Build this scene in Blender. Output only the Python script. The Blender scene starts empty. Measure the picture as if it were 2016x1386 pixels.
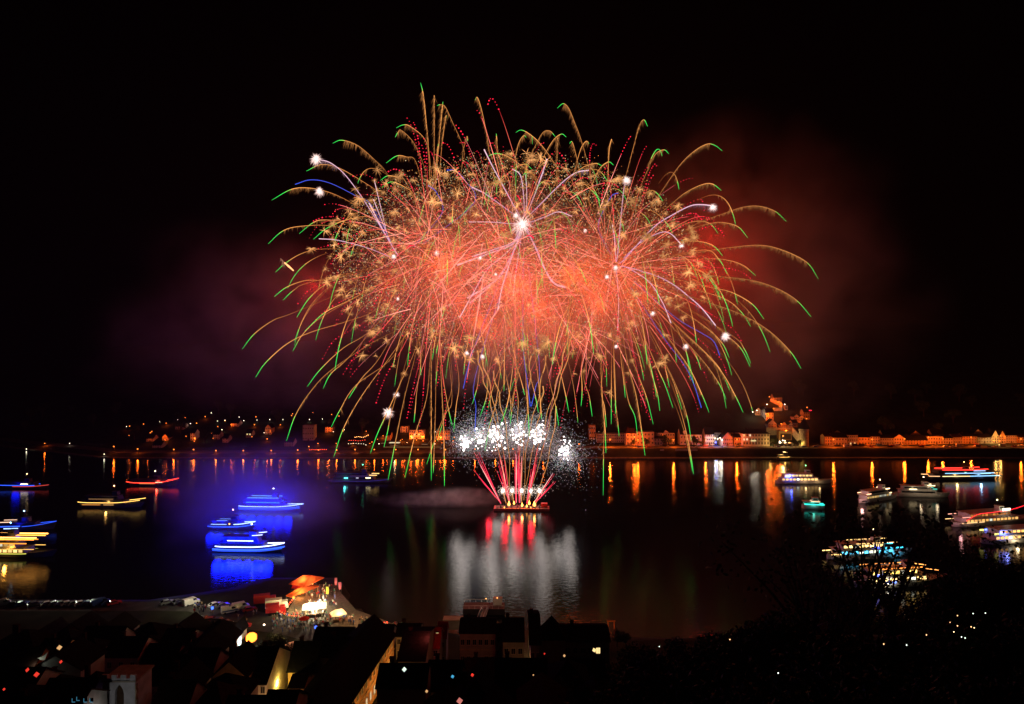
import bpy, math, random
from mathutils import Vector, Matrix
from mathutils import noise as mnoise

SC = bpy.context.scene
COL = SC.collection
RD = math.radians
R = random.Random(11)
# ---------------------------------------------------------------- camera, sky, moon, exposure
F, CZ = 1344.0, 87.0            # focal length in photo pixels, camera height over the river in metres
cam = bpy.data.objects.new("camera", bpy.data.cameras.new("camera"))
COL.objects.link(cam)
cam.location = (0, 0, CZ)
cam.rotation_euler = (RD(90), 0, 0)
cam.data.lens, cam.data.sensor_width = 24.0, 36.0
cam.data.clip_start, cam.data.clip_end = 0.5, 6000
SC.camera = cam
SC.view_settings.view_transform = 'Standard'
SC.view_settings.look = 'None'
SC.view_settings.exposure = 0.0
SC.view_settings.gamma = 1.0
SC.view_settings.use_curve_mapping = False
W = bpy.data.worlds.new("World")
SC.world = W
W.use_nodes = True
nt = W.node_tree
sky = nt.nodes.new('ShaderNodeTexSky')
sky.sky_type = 'NISHITA'
sky.sun_disc = False
sky.sun_elevation = RD(-8)
sky.sun_rotation = RD(200)
nt.links.new(sky.outputs[0], nt.nodes['Background'].inputs[0])
nt.nodes['Background'].inputs[1].default_value = 0.0006
moon = bpy.data.lights.new("moonlight", 'SUN')
moon.energy, moon.angle, moon.color = 0.0012, RD(0.5), (1.0, 0.95, 0.88)
mo = bpy.data.objects.new("moonlight", moon)
mo.rotation_euler = (RD(48), 0, RD(25))
COL.objects.link(mo)
cy = SC.cycles
cy.max_bounces, cy.diffuse_bounces, cy.glossy_bounces = 4, 1, 2
cy.transmission_bounces, cy.volume_bounces, cy.transparent_max_bounces = 2, 0, 8
cy.use_denoising = True
cy.use_light_tree = True
cy.sample_clamp_indirect = 6
cy.caustics_reflective = cy.caustics_refractive = False
try:
    cy.volume_step_rate = 1.0
    cy.volume_max_steps = 160
except Exception:
    pass


def P(u, v, Y):                 # point at depth Y behind photo pixel (u, v)
    return Vector(((u - 1008) / F * Y, Y, CZ - (v - 693) / F * Y))


def G(u, v, z=0.0):             # point at height z behind photo pixel (u, v)
    Y = (CZ - z) * F / (v - 693)
    return Vector(((u - 1008) / F * Y, Y, z))


def sstep(a, b, x):
    t = min(1, max(0, (x - a) / (b - a)))
    return t * t * (3 - 2 * t)


# ---------------------------------------------------------------- materials
MATS = {}


def new_mat(name):
    m = bpy.data.materials.new(name)
    m.use_nodes = True
    m.node_tree.nodes.clear()
    out = m.node_tree.nodes.new('ShaderNodeOutputMaterial')
    return m, m.node_tree, out


def surf(name, col, rough=0.7, var=0.25, scale=1.5, bump=0.0, metal=0.0, col2=None, spec=None):
    """Principled surface broken up by noise."""
    if name in MATS:
        return MATS[name]
    m, t, out = new_mat(name)
    b = t.nodes.new('ShaderNodeBsdfPrincipled')
    tc = t.nodes.new('ShaderNodeTexCoord')
    n = t.nodes.new('ShaderNodeTexNoise')
    n.inputs['Scale'].default_value = scale
    n.inputs['Detail'].default_value = 5
    r = t.nodes.new('ShaderNodeValToRGB')
    c2 = col2 or tuple(c * (1 - var) for c in col)
    r.color_ramp.elements[0].position, r.color_ramp.elements[1].position = 0.35, 0.65
    r.color_ramp.elements[0].color = (*c2, 1)
    r.color_ramp.elements[1].color = (*[min(1, c * (1 + (0 if col2 else var * 0.5))) for c in col], 1)
    t.links.new(tc.outputs['Object'], n.inputs['Vector'])
    t.links.new(n.outputs['Fac'], r.inputs[0])
    t.links.new(r.outputs[0], b.inputs['Base Color'])
    b.inputs['Roughness'].default_value = rough
    b.inputs['Metallic'].default_value = metal
    b.inputs['Specular IOR Level'].default_value = spec if spec is not None else (0.5 if rough < .5 else 0.08)
    if bump:
        bp = t.nodes.new('ShaderNodeBump')
        bp.inputs['Strength'].default_value = bump
        t.links.new(n.outputs['Fac'], bp.inputs['Height'])
        t.links.new(bp.outputs[0], b.inputs['Normal'])
    t.links.new(b.outputs[0], out.inputs[0])
    MATS[name] = m
    return m


def emit(name, col, strength, sample=True):
    if name in MATS:
        return MATS[name]
    m, t, out = new_mat(name)
    e = t.nodes.new('ShaderNodeEmission')
    e.inputs[0].default_value = (*col, 1)
    e.inputs[1].default_value = strength
    t.links.new(e.outputs[0], out.inputs[0])
    if not sample:
        m.cycles.emission_sampling = 'NONE'
    MATS[name] = m
    return m


def spark_mat(name='burning_spark', k=1.0):
    """Burning composition: colour along each trail comes from the point colours."""
    if name in MATS:
        return MATS[name]
    m, t, out = new_mat(name)
    a = t.nodes.new('ShaderNodeAttribute')
    a.attribute_name = 'Col'
    e = t.nodes.new('ShaderNodeEmission')
    e.inputs[1].default_value = k
    t.links.new(a.outputs['Color'], e.inputs[0])
    t.links.new(e.outputs[0], out.inputs[0])
    m.cycles.emission_sampling = 'NONE'
    MATS[name] = m
    return m


def smoke_mat(name, rad, peak, col=(0.9, 0.9, 0.9), scale=2.2, lo=0.3, seed=0.0, inner=0.15):
    m, t, out = new_mat(name)
    L = t.links.new
    tc = t.nodes.new('ShaderNodeTexCoord')
    mp = t.nodes.new('ShaderNodeMapping')
    mp.inputs['Scale'].default_value = (1 / rad[0], 1 / rad[1], 1 / rad[2])
    L(tc.outputs['Object'], mp.inputs[0])
    ln = t.nodes.new('ShaderNodeVectorMath'); ln.operation = 'LENGTH'
    L(mp.outputs[0], ln.inputs[0])
    nl = t.nodes.new('ShaderNodeTexNoise')
    nl.inputs['Scale'].default_value = 1.6
    nl.inputs['Detail'].default_value = 2
    mo = t.nodes.new('ShaderNodeMapping')
    mo.inputs['Location'].default_value = (seed * 3, 7, seed)
    L(mp.outputs[0], mo.inputs[0]); L(mo.outputs[0], nl.inputs['Vector'])
    wob = t.nodes.new('ShaderNodeMath'); wob.operation = 'MULTIPLY_ADD'
    wob.inputs[1].default_value = 0.9
    L(nl.outputs['Fac'], wob.inputs[0]); L(ln.outputs['Value'], wob.inputs[2])
    sb = t.nodes.new('ShaderNodeMath'); sb.operation = 'MULTIPLY'
    sb.inputs[1].default_value = 0.74
    L(wob.outputs[0], sb.inputs[0])
    fo = t.nodes.new('ShaderNodeMapRange'); fo.interpolation_type = 'SMOOTHSTEP'
    fo.inputs['From Min'].default_value = 0.98; fo.inputs['From Max'].default_value = inner
    L(sb.outputs[0], fo.inputs['Value'])
    mp2 = t.nodes.new('ShaderNodeMapping')
    mp2.inputs['Location'].default_value = (seed, seed * 2, 0)
    mean = (rad[0] * rad[1] * rad[2]) ** (1 / 3)
    mp2.inputs['Scale'].default_value = (scale / mean,) * 3
    L(tc.outputs['Object'], mp2.inputs[0])
    n = t.nodes.new('ShaderNodeTexNoise')
    n.inputs['Scale'].default_value = 1.0
    n.inputs['Detail'].default_value = 3
    n.inputs['Distortion'].default_value = 0.6
    L(mp2.outputs[0], n.inputs['Vector'])
    mr = t.nodes.new('ShaderNodeMapRange')
    mr.inputs['From Min'].default_value = lo; mr.inputs['From Max'].default_value = 0.72
    L(n.outputs['Fac'], mr.inputs['Value'])
    mu = t.nodes.new('ShaderNodeMath'); mu.operation = 'MULTIPLY'
    L(fo.outputs[0], mu.inputs[0]); L(mr.outputs[0], mu.inputs[1])
    m2 = t.nodes.new('ShaderNodeMath'); m2.operation = 'MULTIPLY'
    m2.inputs[1].default_value = peak
    L(mu.outputs[0], m2.inputs[0])
    pv = t.nodes.new('ShaderNodeVolumePrincipled')
    pv.inputs['Color'].default_value = (*col, 1)
    L(m2.outputs[0], pv.inputs['Density'])
    L(pv.outputs[0], out.inputs['Volume'])
    return m


# ---------------------------------------------------------------- mesh builder and tagging
class MB:
    def __init__(s):
        s.v, s.f, s.mi, s.c = [], [], [], []
        s.cur = 0

    def add(s, vs, fs, col=None):
        o = len(s.v)
        s.v += [tuple(p) for p in vs]
        for f in fs:
            s.f.append(tuple(i + o for i in f))
            s.mi.append(s.cur)
        if col is not None:
            if isinstance(col, list):
                s.c += col
            else:
                s.c += [col] * len(vs)
        return s

    def box(s, x0, x1, y0, y1, z0, z1, M=None):
        vs = [Vector(p) for p in ((x0, y0, z0), (x1, y0, z0), (x1, y1, z0), (x0, y1, z0), (x0, y0, z1), (x1, y0, z1), (x1, y1, z1), (x0, y1, z1))]
        if M is not None:
            vs = [M @ p for p in vs]
        return s.add(vs, [(0, 3, 2, 1), (4, 5, 6, 7), (0, 1, 5, 4), (1, 2, 6, 5), (2, 3, 7, 6), (3, 0, 4, 7)])

    def tube(s, pts, rad, n=4, cols=None, cap=True):
        pts = [Vector(p) for p in pts]
        k = len(pts)
        vs, fs, cc = [], [], []
        for i, p in enumerate(pts):
            d = (pts[min(i + 1, k - 1)] - pts[max(i - 1, 0)])
            d = d.normalized() if d.length > 1e-9 else Vector((0, 0, 1))
            a = Vector((0, 1, 0)) if abs(d.y) < 0.9 else Vector((1, 0, 0))
            x = d.cross(a).normalized()
            y = d.cross(x)
            r = rad[i] if isinstance(rad, (list, tuple)) else rad
            for j in range(n):
                t = 2 * math.pi * j / n
                vs.append(p + x * (r * math.cos(t)) + y * (r * math.sin(t)))
                if cols is not None:
                    cc.append(cols[i] if isinstance(cols, list) else cols)
        for i in range(k - 1):
            for j in range(n):
                a, b = i * n + j, i * n + (j + 1) % n
                fs.append((a, b, b + n, a + n))
        if cap:
            fs.append(tuple(range(n)))
            fs.append(tuple(range((k - 1) * n, k * n))[::-1])
        return s.add(vs, fs, cc if cols is not None else None)

    def octa(s, p, r, col=None, zs=1.0):
        p = Vector(p)
        vs = [p + Vector(d) * r for d in ((1, 0, 0), (-1, 0, 0), (0, 1, 0), (0, -1, 0), (0, 0, zs), (0, 0, -zs))]
        return s.add(vs, [(0, 2, 4), (2, 1, 4), (1, 3, 4), (3, 0, 4), (2, 0, 5), (1, 2, 5), (3, 1, 5), (0, 3, 5)], col)

    def tetra(s, p, r, col=None):
        p = Vector(p)
        vs = [p + Vector(d) * r for d in ((1, 1, 1), (-1, -1, 1), (-1, 1, -1), (1, -1, -1))]
        return s.add(vs, [(0, 1, 2), (0, 3, 1), (0, 2, 3), (1, 3, 2)], col)

    def ball(s, p, r, seg=10, ring=6, col=None, sc=(1, 1, 1)):
        p = Vector(p)
        vs = [p + Vector((0, 0, r * sc[2]))]
        for i in range(1, ring):
            a = math.pi * i / ring
            for j in range(seg):
                b = 2 * math.pi * j / seg
                vs.append(p + Vector((r * sc[0] * math.sin(a) * math.cos(b), r * sc[1] * math.sin(a) * math.sin(b), r * sc[2] * math.cos(a))))
        vs.append(p - Vector((0, 0, r * sc[2])))
        fs = []
        for j in range(seg):
            fs.append((0, 1 + j, 1 + (j + 1) % seg))
            for i in range(ring - 2):
                a = 1 + i * seg
                fs.append((a + j, a + seg + j, a + seg + (j + 1) % seg, a + (j + 1) % seg))
            a = 1 + (ring - 2) * seg
            fs.append((a + j, len(vs) - 1, a + (j + 1) % seg))
        return s.add(vs, fs, col)

    def lathe(s, prof, n=16, cx=0, cy=0):
        vs, fs = [], []
        for r, z in prof:
            for j in range(n):
                t = 2 * math.pi * j / n
                vs.append((cx + r * math.cos(t), cy + r * math.sin(t), z))
        for i in range(len(prof) - 1):
            for j in range(n):
                a, b = i * n + j, i * n + (j + 1) % n
                fs.append((a, b, b + n, a + n))
        fs.append(tuple(range(n))[::-1])
        fs.append(tuple(range((len(prof) - 1) * n, len(prof) * n)))
        return s.add(vs, fs)

    def prism(s, poly, axis, a, b):
        """polygon in the plane normal to AXIS extruded from a to b"""
        n = len(poly)
        mk = (lambda p, t: (t, p[0], p[1])) if axis == 'x' else (lambda p, t: (p[0], t, p[1])) if axis == 'y' else (lambda p, t: (p[0], p[1], t))
        vs = [mk(p, a) for p in poly] + [mk(p, b) for p in poly]
        fs = [tuple(range(n))[::-1], tuple(range(n, 2 * n))] + [(i, (i + 1) % n, (i + 1) % n + n, i + n) for i in range(n)]
        return s.add(vs, fs)

    def mesh(s, name, mats):
        me = bpy.data.meshes.new(name)
        me.from_pydata(s.v, [], s.f)
        for m in (mats if isinstance(mats, (list, tuple)) else [mats]):
            me.materials.append(m)
        if any(s.mi):
            me.polygons.foreach_set('material_index', s.mi)
        if s.c:
            at = me.color_attributes.new('Col', 'FLOAT_COLOR', 'POINT')
            at.data.foreach_set('color', [x for c in s.c for x in (c[0], c[1], c[2], 1.0)])
        me.update()
        return me

    def build(s, name, mats, parent=None, loc=None, rz=0.0):
        return put(name, s.mesh(name, mats), parent, loc, rz)


def put(name, me, parent=None, loc=None, rz=0.0, scale=None):
    o = bpy.data.objects.new(name, me)
    COL.objects.link(o)
    if parent is not None:
        o.parent = parent
    if loc is not None:
        o.location = loc
    if rz:
        o.rotation_euler = (0, 0, rz)
    if scale is not None:
        o.scale = scale
    return o


def tag(o, label=None, cat=None, group=None, kind=None):
    if label: o['label'] = label
    if cat: o['category'] = cat
    if group: o['group'] = group
    if kind: o['kind'] = kind
    return o


def thing(name, label, cat, loc=(0, 0, 0), rz=0.0, group=None):
    o = put(name, None, None, loc, rz)
    return tag(o, label, cat, group)


def copy_tree(o, parent=None):
    c = o.copy()
    COL.objects.link(c)
    if parent is not None:
        c.parent = parent
    for ch in list(o.children):
        copy_tree(ch, c)
    return c


def lamp_light(loc, watts, col, rad=0.3, parent=None, name="lamp_light"):
    l = bpy.data.lights.new(name, 'POINT')
    l.energy, l.color, l.shadow_soft_size = watts, col, rad
    o = bpy.data.objects.new(name, l)
    COL.objects.link(o)
    if parent is not None:
        o.parent = parent
    o.location = loc
    return o


def catmull(pts, per=6):
    pts = [Vector(p) for p in pts]
    if len(pts) < 3:
        return [pts[0].lerp(pts[-1], i / per) for i in range(per + 1)]
    q = [pts[0] * 2 - pts[1]] + pts + [pts[-1] * 2 - pts[-2]]
    out = []
    for i in range(1, len(q) - 2):
        a, b, c, d = q[i - 1], q[i], q[i + 1], q[i + 2]
        for k in range(per):
            t = k / per
            out.append(0.5 * ((2 * b) + (c - a) * t + (2 * a - 5 * b + 4 * c - d) * t * t + (3 * b - a - 3 * c + d) * t ** 3))
    out.append(pts[-1])
    return out


ORD = "first second third fourth fifth sixth seventh eighth ninth tenth eleventh twelfth thirteenth fourteenth fifteenth sixteenth seventeenth eighteenth nineteenth twentieth".split()
SODIUM = (1.0, 0.125, 0.008)
WARM = (1.0, 0.62, 0.25)
# ---------------------------------------------------------------- water, banks, hills
def far_shore(x):
    return 556 + max(0, -330 - x) * 0.5


def bank_h(x):
    return 2.0 + 3.95 * sstep(-5, 62, x)


def far_z(x, y):
    d = y - far_shore(x)
    if d < 0:
        return -3 + 3 * sstep(-12, 0, d)
    if d < 5:
        return 0.55 * d / 5 + 0.0
    if d < 17:
        return 0.55 + (bank_h(x) - 0.55) * (d - 5) / 12
    if d < 52:
        return bank_h(x)
    e = d - 52
    k = 0.52 * sstep(60, 180, x) + 0.26 * (1 - sstep(60, 180, x))
    return bank_h(x) + (1 - math.exp(-k * e / 150)) * 150 + 4 * mnoise.noise(Vector((x * 0.01, y * 0.01, 3))) * sstep(20, 120, e)


def near_shore(x):
    pts = [(-600, 236), (-118, 230), (-100, 240), (-90, 252), (-62, 252), (-54, 228), (-36, 207), (-8, 201), (40, 200), (600, 215)]
    for (a, b), (c, d) in zip(pts, pts[1:]):
        if x <= c:
            return b + (d - b) * max(0, (x - a)) / (c - a)
    return pts[-1][1]


def near_z(x, y):
    d = near_shore(x) - y
    base = 5.0 if d > 3 else 5.0 + (d - 3) * 2.2
    base = max(base, -3.0)
    hill = (max(0, 128 - y) / 128) ** 1.35 * 76 if y > -10 else 78
    side = 30 * sstep(35, 100, x) * sstep(188, 110, y)
    return base + hill + side * (1 if d > 0 else 0)


def grid(name, x0, x1, nx, ys, fz, mat, label):
    mb = MB()
    ny = len(ys) - 1
    vs = [(x0 + (x1 - x0) * i / nx, y, 0) for y in ys for i in range(nx + 1)]
    vs = [(x, y, fz(x, y)) for x, y, _ in vs]
    fs = [(j * (nx + 1) + i, j * (nx + 1) + i + 1, (j + 1) * (nx + 1) + i + 1, (j + 1) * (nx + 1) + i) for j in range(ny) for i in range(nx)]
    mb.add(vs, fs)
    me = mb.mesh(name, mat)
    me.polygons.foreach_set('use_smooth', [True] * len(me.polygons))
    return tag(put(name, me), label, None, None, 'structure')


EARTH = surf('dark_earth_and_scrub', (0.02, 0.024, 0.014), 0.95, 0.5, 0.12, 0.3)
ASPHALT = surf('worn_asphalt', (0.055, 0.052, 0.048), 0.85, 0.35, 0.35, 0.15)
STONE = surf('quay_stone', (0.12, 0.11, 0.10), 0.85, 0.35, 0.6, 0.3)
PALE = surf('pale_concrete', (0.30, 0.28, 0.25), 0.8, 0.25, 0.8)
WOOD = surf('dark_timber', (0.07, 0.045, 0.03), 0.8, 0.3, 2)
METAL = surf('dark_painted_metal', (0.03, 0.03, 0.032), 0.45, 0.2, 3, 0, 0.5)
WHITE = surf('white_paint', (0.72, 0.72, 0.7), 0.35, 0.08, 0.7)
GLASS = surf('dark_window_glass', (0.015, 0.016, 0.02), 0.08, 0.2, 1)
FOLI = surf('night_foliage', (0.035, 0.055, 0.02), 0.8, 0.5, 0.6)
BARK = surf('bark', (0.05, 0.035, 0.025), 0.9, 0.4, 2, 0.4)

m, t, out = new_mat('river_water')
L = t.links.new
b = t.nodes.new('ShaderNodeBsdfGlossy')
b.distribution = 'BECKMANN'
b.inputs['Roughness'].default_value = 0.125
db = t.nodes.new('ShaderNodeBsdfDiffuse')
db.inputs['Color'].default_value = (0.003, 0.004, 0.004, 1)
fr = t.nodes.new('ShaderNodeFresnel')
fr.inputs['IOR'].default_value = 1.2
ms = t.nodes.new('ShaderNodeMixShader')
tc = t.nodes.new('ShaderNodeTexCoord')
mp = t.nodes.new('ShaderNodeMapping')
mp.inputs['Scale'].default_value = (0.5, 1.0, 1.0)
L(tc.outputs['Object'], mp.inputs[0])
n1 = t.nodes.new('ShaderNodeTexNoise'); n1.inputs['Scale'].default_value = 0.9; n1.inputs['Detail'].default_value = 4
n2 = t.nodes.new('ShaderNodeTexNoise'); n2.inputs['Scale'].default_value = 0.06; n2.inputs['Detail'].default_value = 2
L(mp.outputs[0], n1.inputs['Vector']); L(mp.outputs[0], n2.inputs['Vector'])
b1 = t.nodes.new('ShaderNodeBump'); b1.inputs['Strength'].default_value = 1.0; b1.inputs['Distance'].default_value = 0.08
b2 = t.nodes.new('ShaderNodeBump'); b2.inputs['Strength'].default_value = 0.5; b2.inputs['Distance'].default_value = 0.12
L(n1.outputs['Fac'], b1.inputs['Height']); L(n2.outputs['Fac'], b2.inputs['Height'])
L(b2.outputs[0], b1.inputs['Normal']); L(b1.outputs[0], b.inputs['Normal'])
L(fr.outputs[0], ms.inputs[0]); L(db.outputs[0], ms.inputs[1]); L(b.outputs[0], ms.inputs[2])
L(ms.outputs[0], out.inputs[0])
WATER = m
mb = MB()
xs = [-1240 + 2480 * i / 16 for i in range(17)]
ys = [-90 + 1100 * j / 10 for j in range(11)]
mb.add([(x, y, 0) for y in ys for x in xs], [(j * 17 + i, j * 17 + i + 1, (j + 1) * 17 + i + 1, (j + 1) * 17 + i) for j in range(10) for i in range(16)])
tag(mb.build('river_water', WATER), 'wide dark river carrying the lit boats', None, None, 'structure')

grid('hillside_terrain', -1200, 1200, 240, [536 + 2 * j for j in range(46)] + [628 + 8 * j for j in range(102)], far_z, EARTH, 'dark far bank and wooded hillside across the river')
grid('ground', -460, 460, 230, [-80 + 6 * j for j in range(38)] + [146 + 2 * j for j in range(62)], near_z, EARTH, 'dark near bank sloping down from the viewpoint')

# promenade road on the far bank with kerb, quay wall top
def strip(name, pts_in, pts_out, z, th, mat, label):
    mb = MB()
    n = len(pts_in)
    zz = (lambda p: z + bank_h(p[0]) - 5.95) if z > 5 else (lambda p: z)
    vs = [(*p, zz(p)) for p in pts_in] + [(*p, zz(p)) for p in pts_out] + [(*p, zz(p) - th) for p in pts_in] + [(*p, zz(p) - th) for p in pts_out]
    fs = []
    for i in range(n - 1):
        fs += [(i, i + 1, n + i + 1, n + i), (2 * n + i, i, i + 1, 2 * n + i + 1)[::-1], (3 * n + i, 3 * n + i + 1, n + i + 1, n + i)]
    mb.add(vs, fs)
    return tag(mb.build(name, mat), label, None, None, 'structure')


XS = [-700 + 20 * i for i in range(71)]
strip('promenade_pavement', [(x, far_shore(x) + 17.5) for x in XS], [(x, far_shore(x) + 22) for x in XS], 6.13, 0.5, STONE, 'stone riverside pavement on the far bank')
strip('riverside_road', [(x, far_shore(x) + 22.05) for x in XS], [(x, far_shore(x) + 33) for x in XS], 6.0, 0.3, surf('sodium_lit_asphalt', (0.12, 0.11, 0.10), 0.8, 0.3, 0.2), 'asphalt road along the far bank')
strip('shore_beach', [(x, far_shore(x) + 0.5) for x in XS], [(x, far_shore(x) + 4.5) for x in XS], 0.66, 0.7, surf('wet_gravel', (0.16, 0.14, 0.12), 0.8, 0.4, 0.3), 'pale gravel shore strip at the far waterline')
# ---------------------------------------------------------------- fireworks
SPARK = spark_mat()
YB = 392.0                                   # distance of the firing barge
GOLD0, GOLD1 = (0.36, 0.085, 0.02), (1.25, 0.50, 0.13)
GREEN0, GREEN1 = (0.5, 0.8, 0.12), (0.05, 1.05, 0.14)


def mix(a, b, t):
    return tuple(x + (y - x) * t for x, y in zip(a, b))


def arc_len(pts):
    a = [0]
    for p, q in zip(pts, pts[1:]):
        a.append(a[-1] + (q - p).length)
    return a


def part_tube(name, pts, rads, cols, parent, extra=None):
    mb = MB()
    mb.tube(pts, rads, 4, cols)
    if extra:
        extra(mb)
    return mb.build(name, SPARK, parent)


def feather(mb, pts, t0, t1, amount, col, drift=-0.3):
    """sparks falling away from a comet tail"""
    k = len(pts)
    for _ in range(int(amount)):
        i = t0 + (t1 - t0) * R.random() ** 0.8
        x = i * (k - 1)
        a = int(x); f = x - a
        p = pts[a].lerp(pts[min(a + 1, k - 1)], f)
        ln = R.uniform(1.0, 5.5) * (0.35 + 0.65 * (i - t0) / max(1e-6, t1 - t0))
        d = Vector((drift + R.gauss(0, 0.28), R.gauss(0, 0.28), -1)).normalized()
        q = p + d * ln
        w = Vector((0.2, 0, 0.08)) if abs(d.z) > 0.6 else Vector((0, 0, 0.2))
        g = R.uniform(0.25, 0.8)
        c = tuple(v * g for v in col)
        mb.add([p - w, p + w, q], [(0, 1, 2)], [c, c, tuple(v * 0.35 for v in c)])


def gold_trail(root, pts, green_m, fth=0.0, wid=1.0, tone=None):
    """pts run from the burst to the tip; the last green_m metres burn green"""
    a = arc_len(pts)
    L = a[-1]
    cut = max(L - green_m, 0.3 * L)
    i0 = max(2, next(i for i, x in enumerate(a) if x >= cut))
    g = pts[:i0 + 1]
    e = pts[i0:]
    if len(e) < 2:
        e = pts[-2:]
    q = R.choice((.6, .8, 1.0, 1.15))
    g0, g1 = tuple(x * q for x in GOLD0), tuple(x * q for x in GOLD1)
    n = len(g)
    o = part_tube('gold_trail', g, [wid * (0.08 + 0.12 * i / (n - 1)) for i in range(n)],
                  [mix(g0, g1, (i / (n - 1)) ** 1.3) for i in range(n)], root,
                  (lambda mb: feather(mb, g, 0.25, 1.0, fth, (0.62, 0.24, 0.07))) if fth else None)
    n = len(e)
    part_tube('green_tip', e, [wid * (0.18 - 0.11 * (i / (n - 1)) ** 2) for i in range(n)],
              [mix(GREEN0, GREEN1, min(1, 3.0 * i / n)) for i in range(n)], o)
    return o


def plain_trail(root, name, pts, r0, r1, c0, c1, fth=0, fcol=None):
    n = len(pts)
    return part_tube(name, pts, [r0 + (r1 - r0) * i / (n - 1) for i in range(n)], [mix(c0, c1, i / (n - 1)) for i in range(n)], root,
                     (lambda mb: feather(mb, pts, 0.1, 1.0, fth, fcol)) if fth else None)


def red_trail(root, pts, dots=0.28, wid=1.0, pink=0.0):
    a = arc_len(pts)
    cut = a[-1] * (1 - dots)
    i0 = max(2, next(i for i, x in enumerate(a) if x >= cut))
    g, e = pts[:i0 + 1], pts[i0:]
    n = len(g)
    q = R.choice((.55, .8, 1.0, 1.3))
    c0, c1 = mix((1.7, 0.36, 0.2), (1.9, 0.66, 0.5), pink), mix((1.05, 0.03, 0.06), (1.25, 0.24, 0.26), pink)
    c0, c1 = tuple(x * q for x in c0), tuple(x * q for x in c1)
    o = part_tube('red_trail', g, [wid * (0.10 + 0.03 * math.sin(i)) for i in range(n)], [mix(c0, c1, i / (n - 1)) for i in range(n)], root)
    if len(e) < 2:
        return o
    mb = MB()
    ee = arc_len(e)
    s = 0.6
    while s < ee[-1]:
        j = next(i for i, x in enumerate(ee) if x >= s)
        p = e[j - 1].lerp(e[j], (s - ee[j - 1]) / max(1e-6, ee[j] - ee[j - 1]))
        f = R.uniform(0.5, 1.0)
        mb.octa(p, 0.42 * f * wid, (1.5 * f, 0.03 * f, 0.09 * f))
        s += R.uniform(1.4, 2.3)
    mb.build('tail_dots', SPARK, o)
    return o


def ballistic(dirv, rad, t0, t1, n, drop):
    """drag and gravity: launched from the origin"""
    k = 2.4
    q = 1 - math.exp(-k)
    out = []
    for i in range(n):
        t = t0 + (t1 - t0) * i / (n - 1)
        s = (1 - math.exp(-k * t)) / q
        out.append(dirv * (rad * s) + Vector((0, 0, -drop * t * t)))
    return out


def rdir(zmin=-1.0, zmax=1.0):
    z = R.uniform(zmin, zmax)
    a = R.uniform(0, 2 * math.pi)
    r = math.sqrt(1 - z * z)
    return Vector((r * math.cos(a), r * math.sin(a), z))


def burst(label, u, v, cat="firework", group=None, dy=0.0, name="firework_burst"):
    c = P(u, v, YB + dy)
    o = thing(name, label, cat, c, 0, group)
    o['_uv'] = (u, v)
    return o, c


def px_trail(c, uv, pixels, spread=45.0, ext=0.55, per=5):
    """photo pixels from tip to root, each at its own depth, as points local to burst centre c, burst -> tip"""
    tipd = R.uniform(-spread, spread)
    pts = list(reversed(pixels))
    u0, v0 = pts[0]
    if ext:
        pts = [(uv[0] + (u0 - uv[0]) * (1 - ext), uv[1] + (v0 - uv[1]) * (1 - ext) - 4)] + pts
    k = len(pts)
    w = [P(u, v, YB + tipd * (0.2 + 0.8 * i / (k - 1))) - c for i, (u, v) in enumerate(pts)]
    return catmull(w, per)


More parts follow.
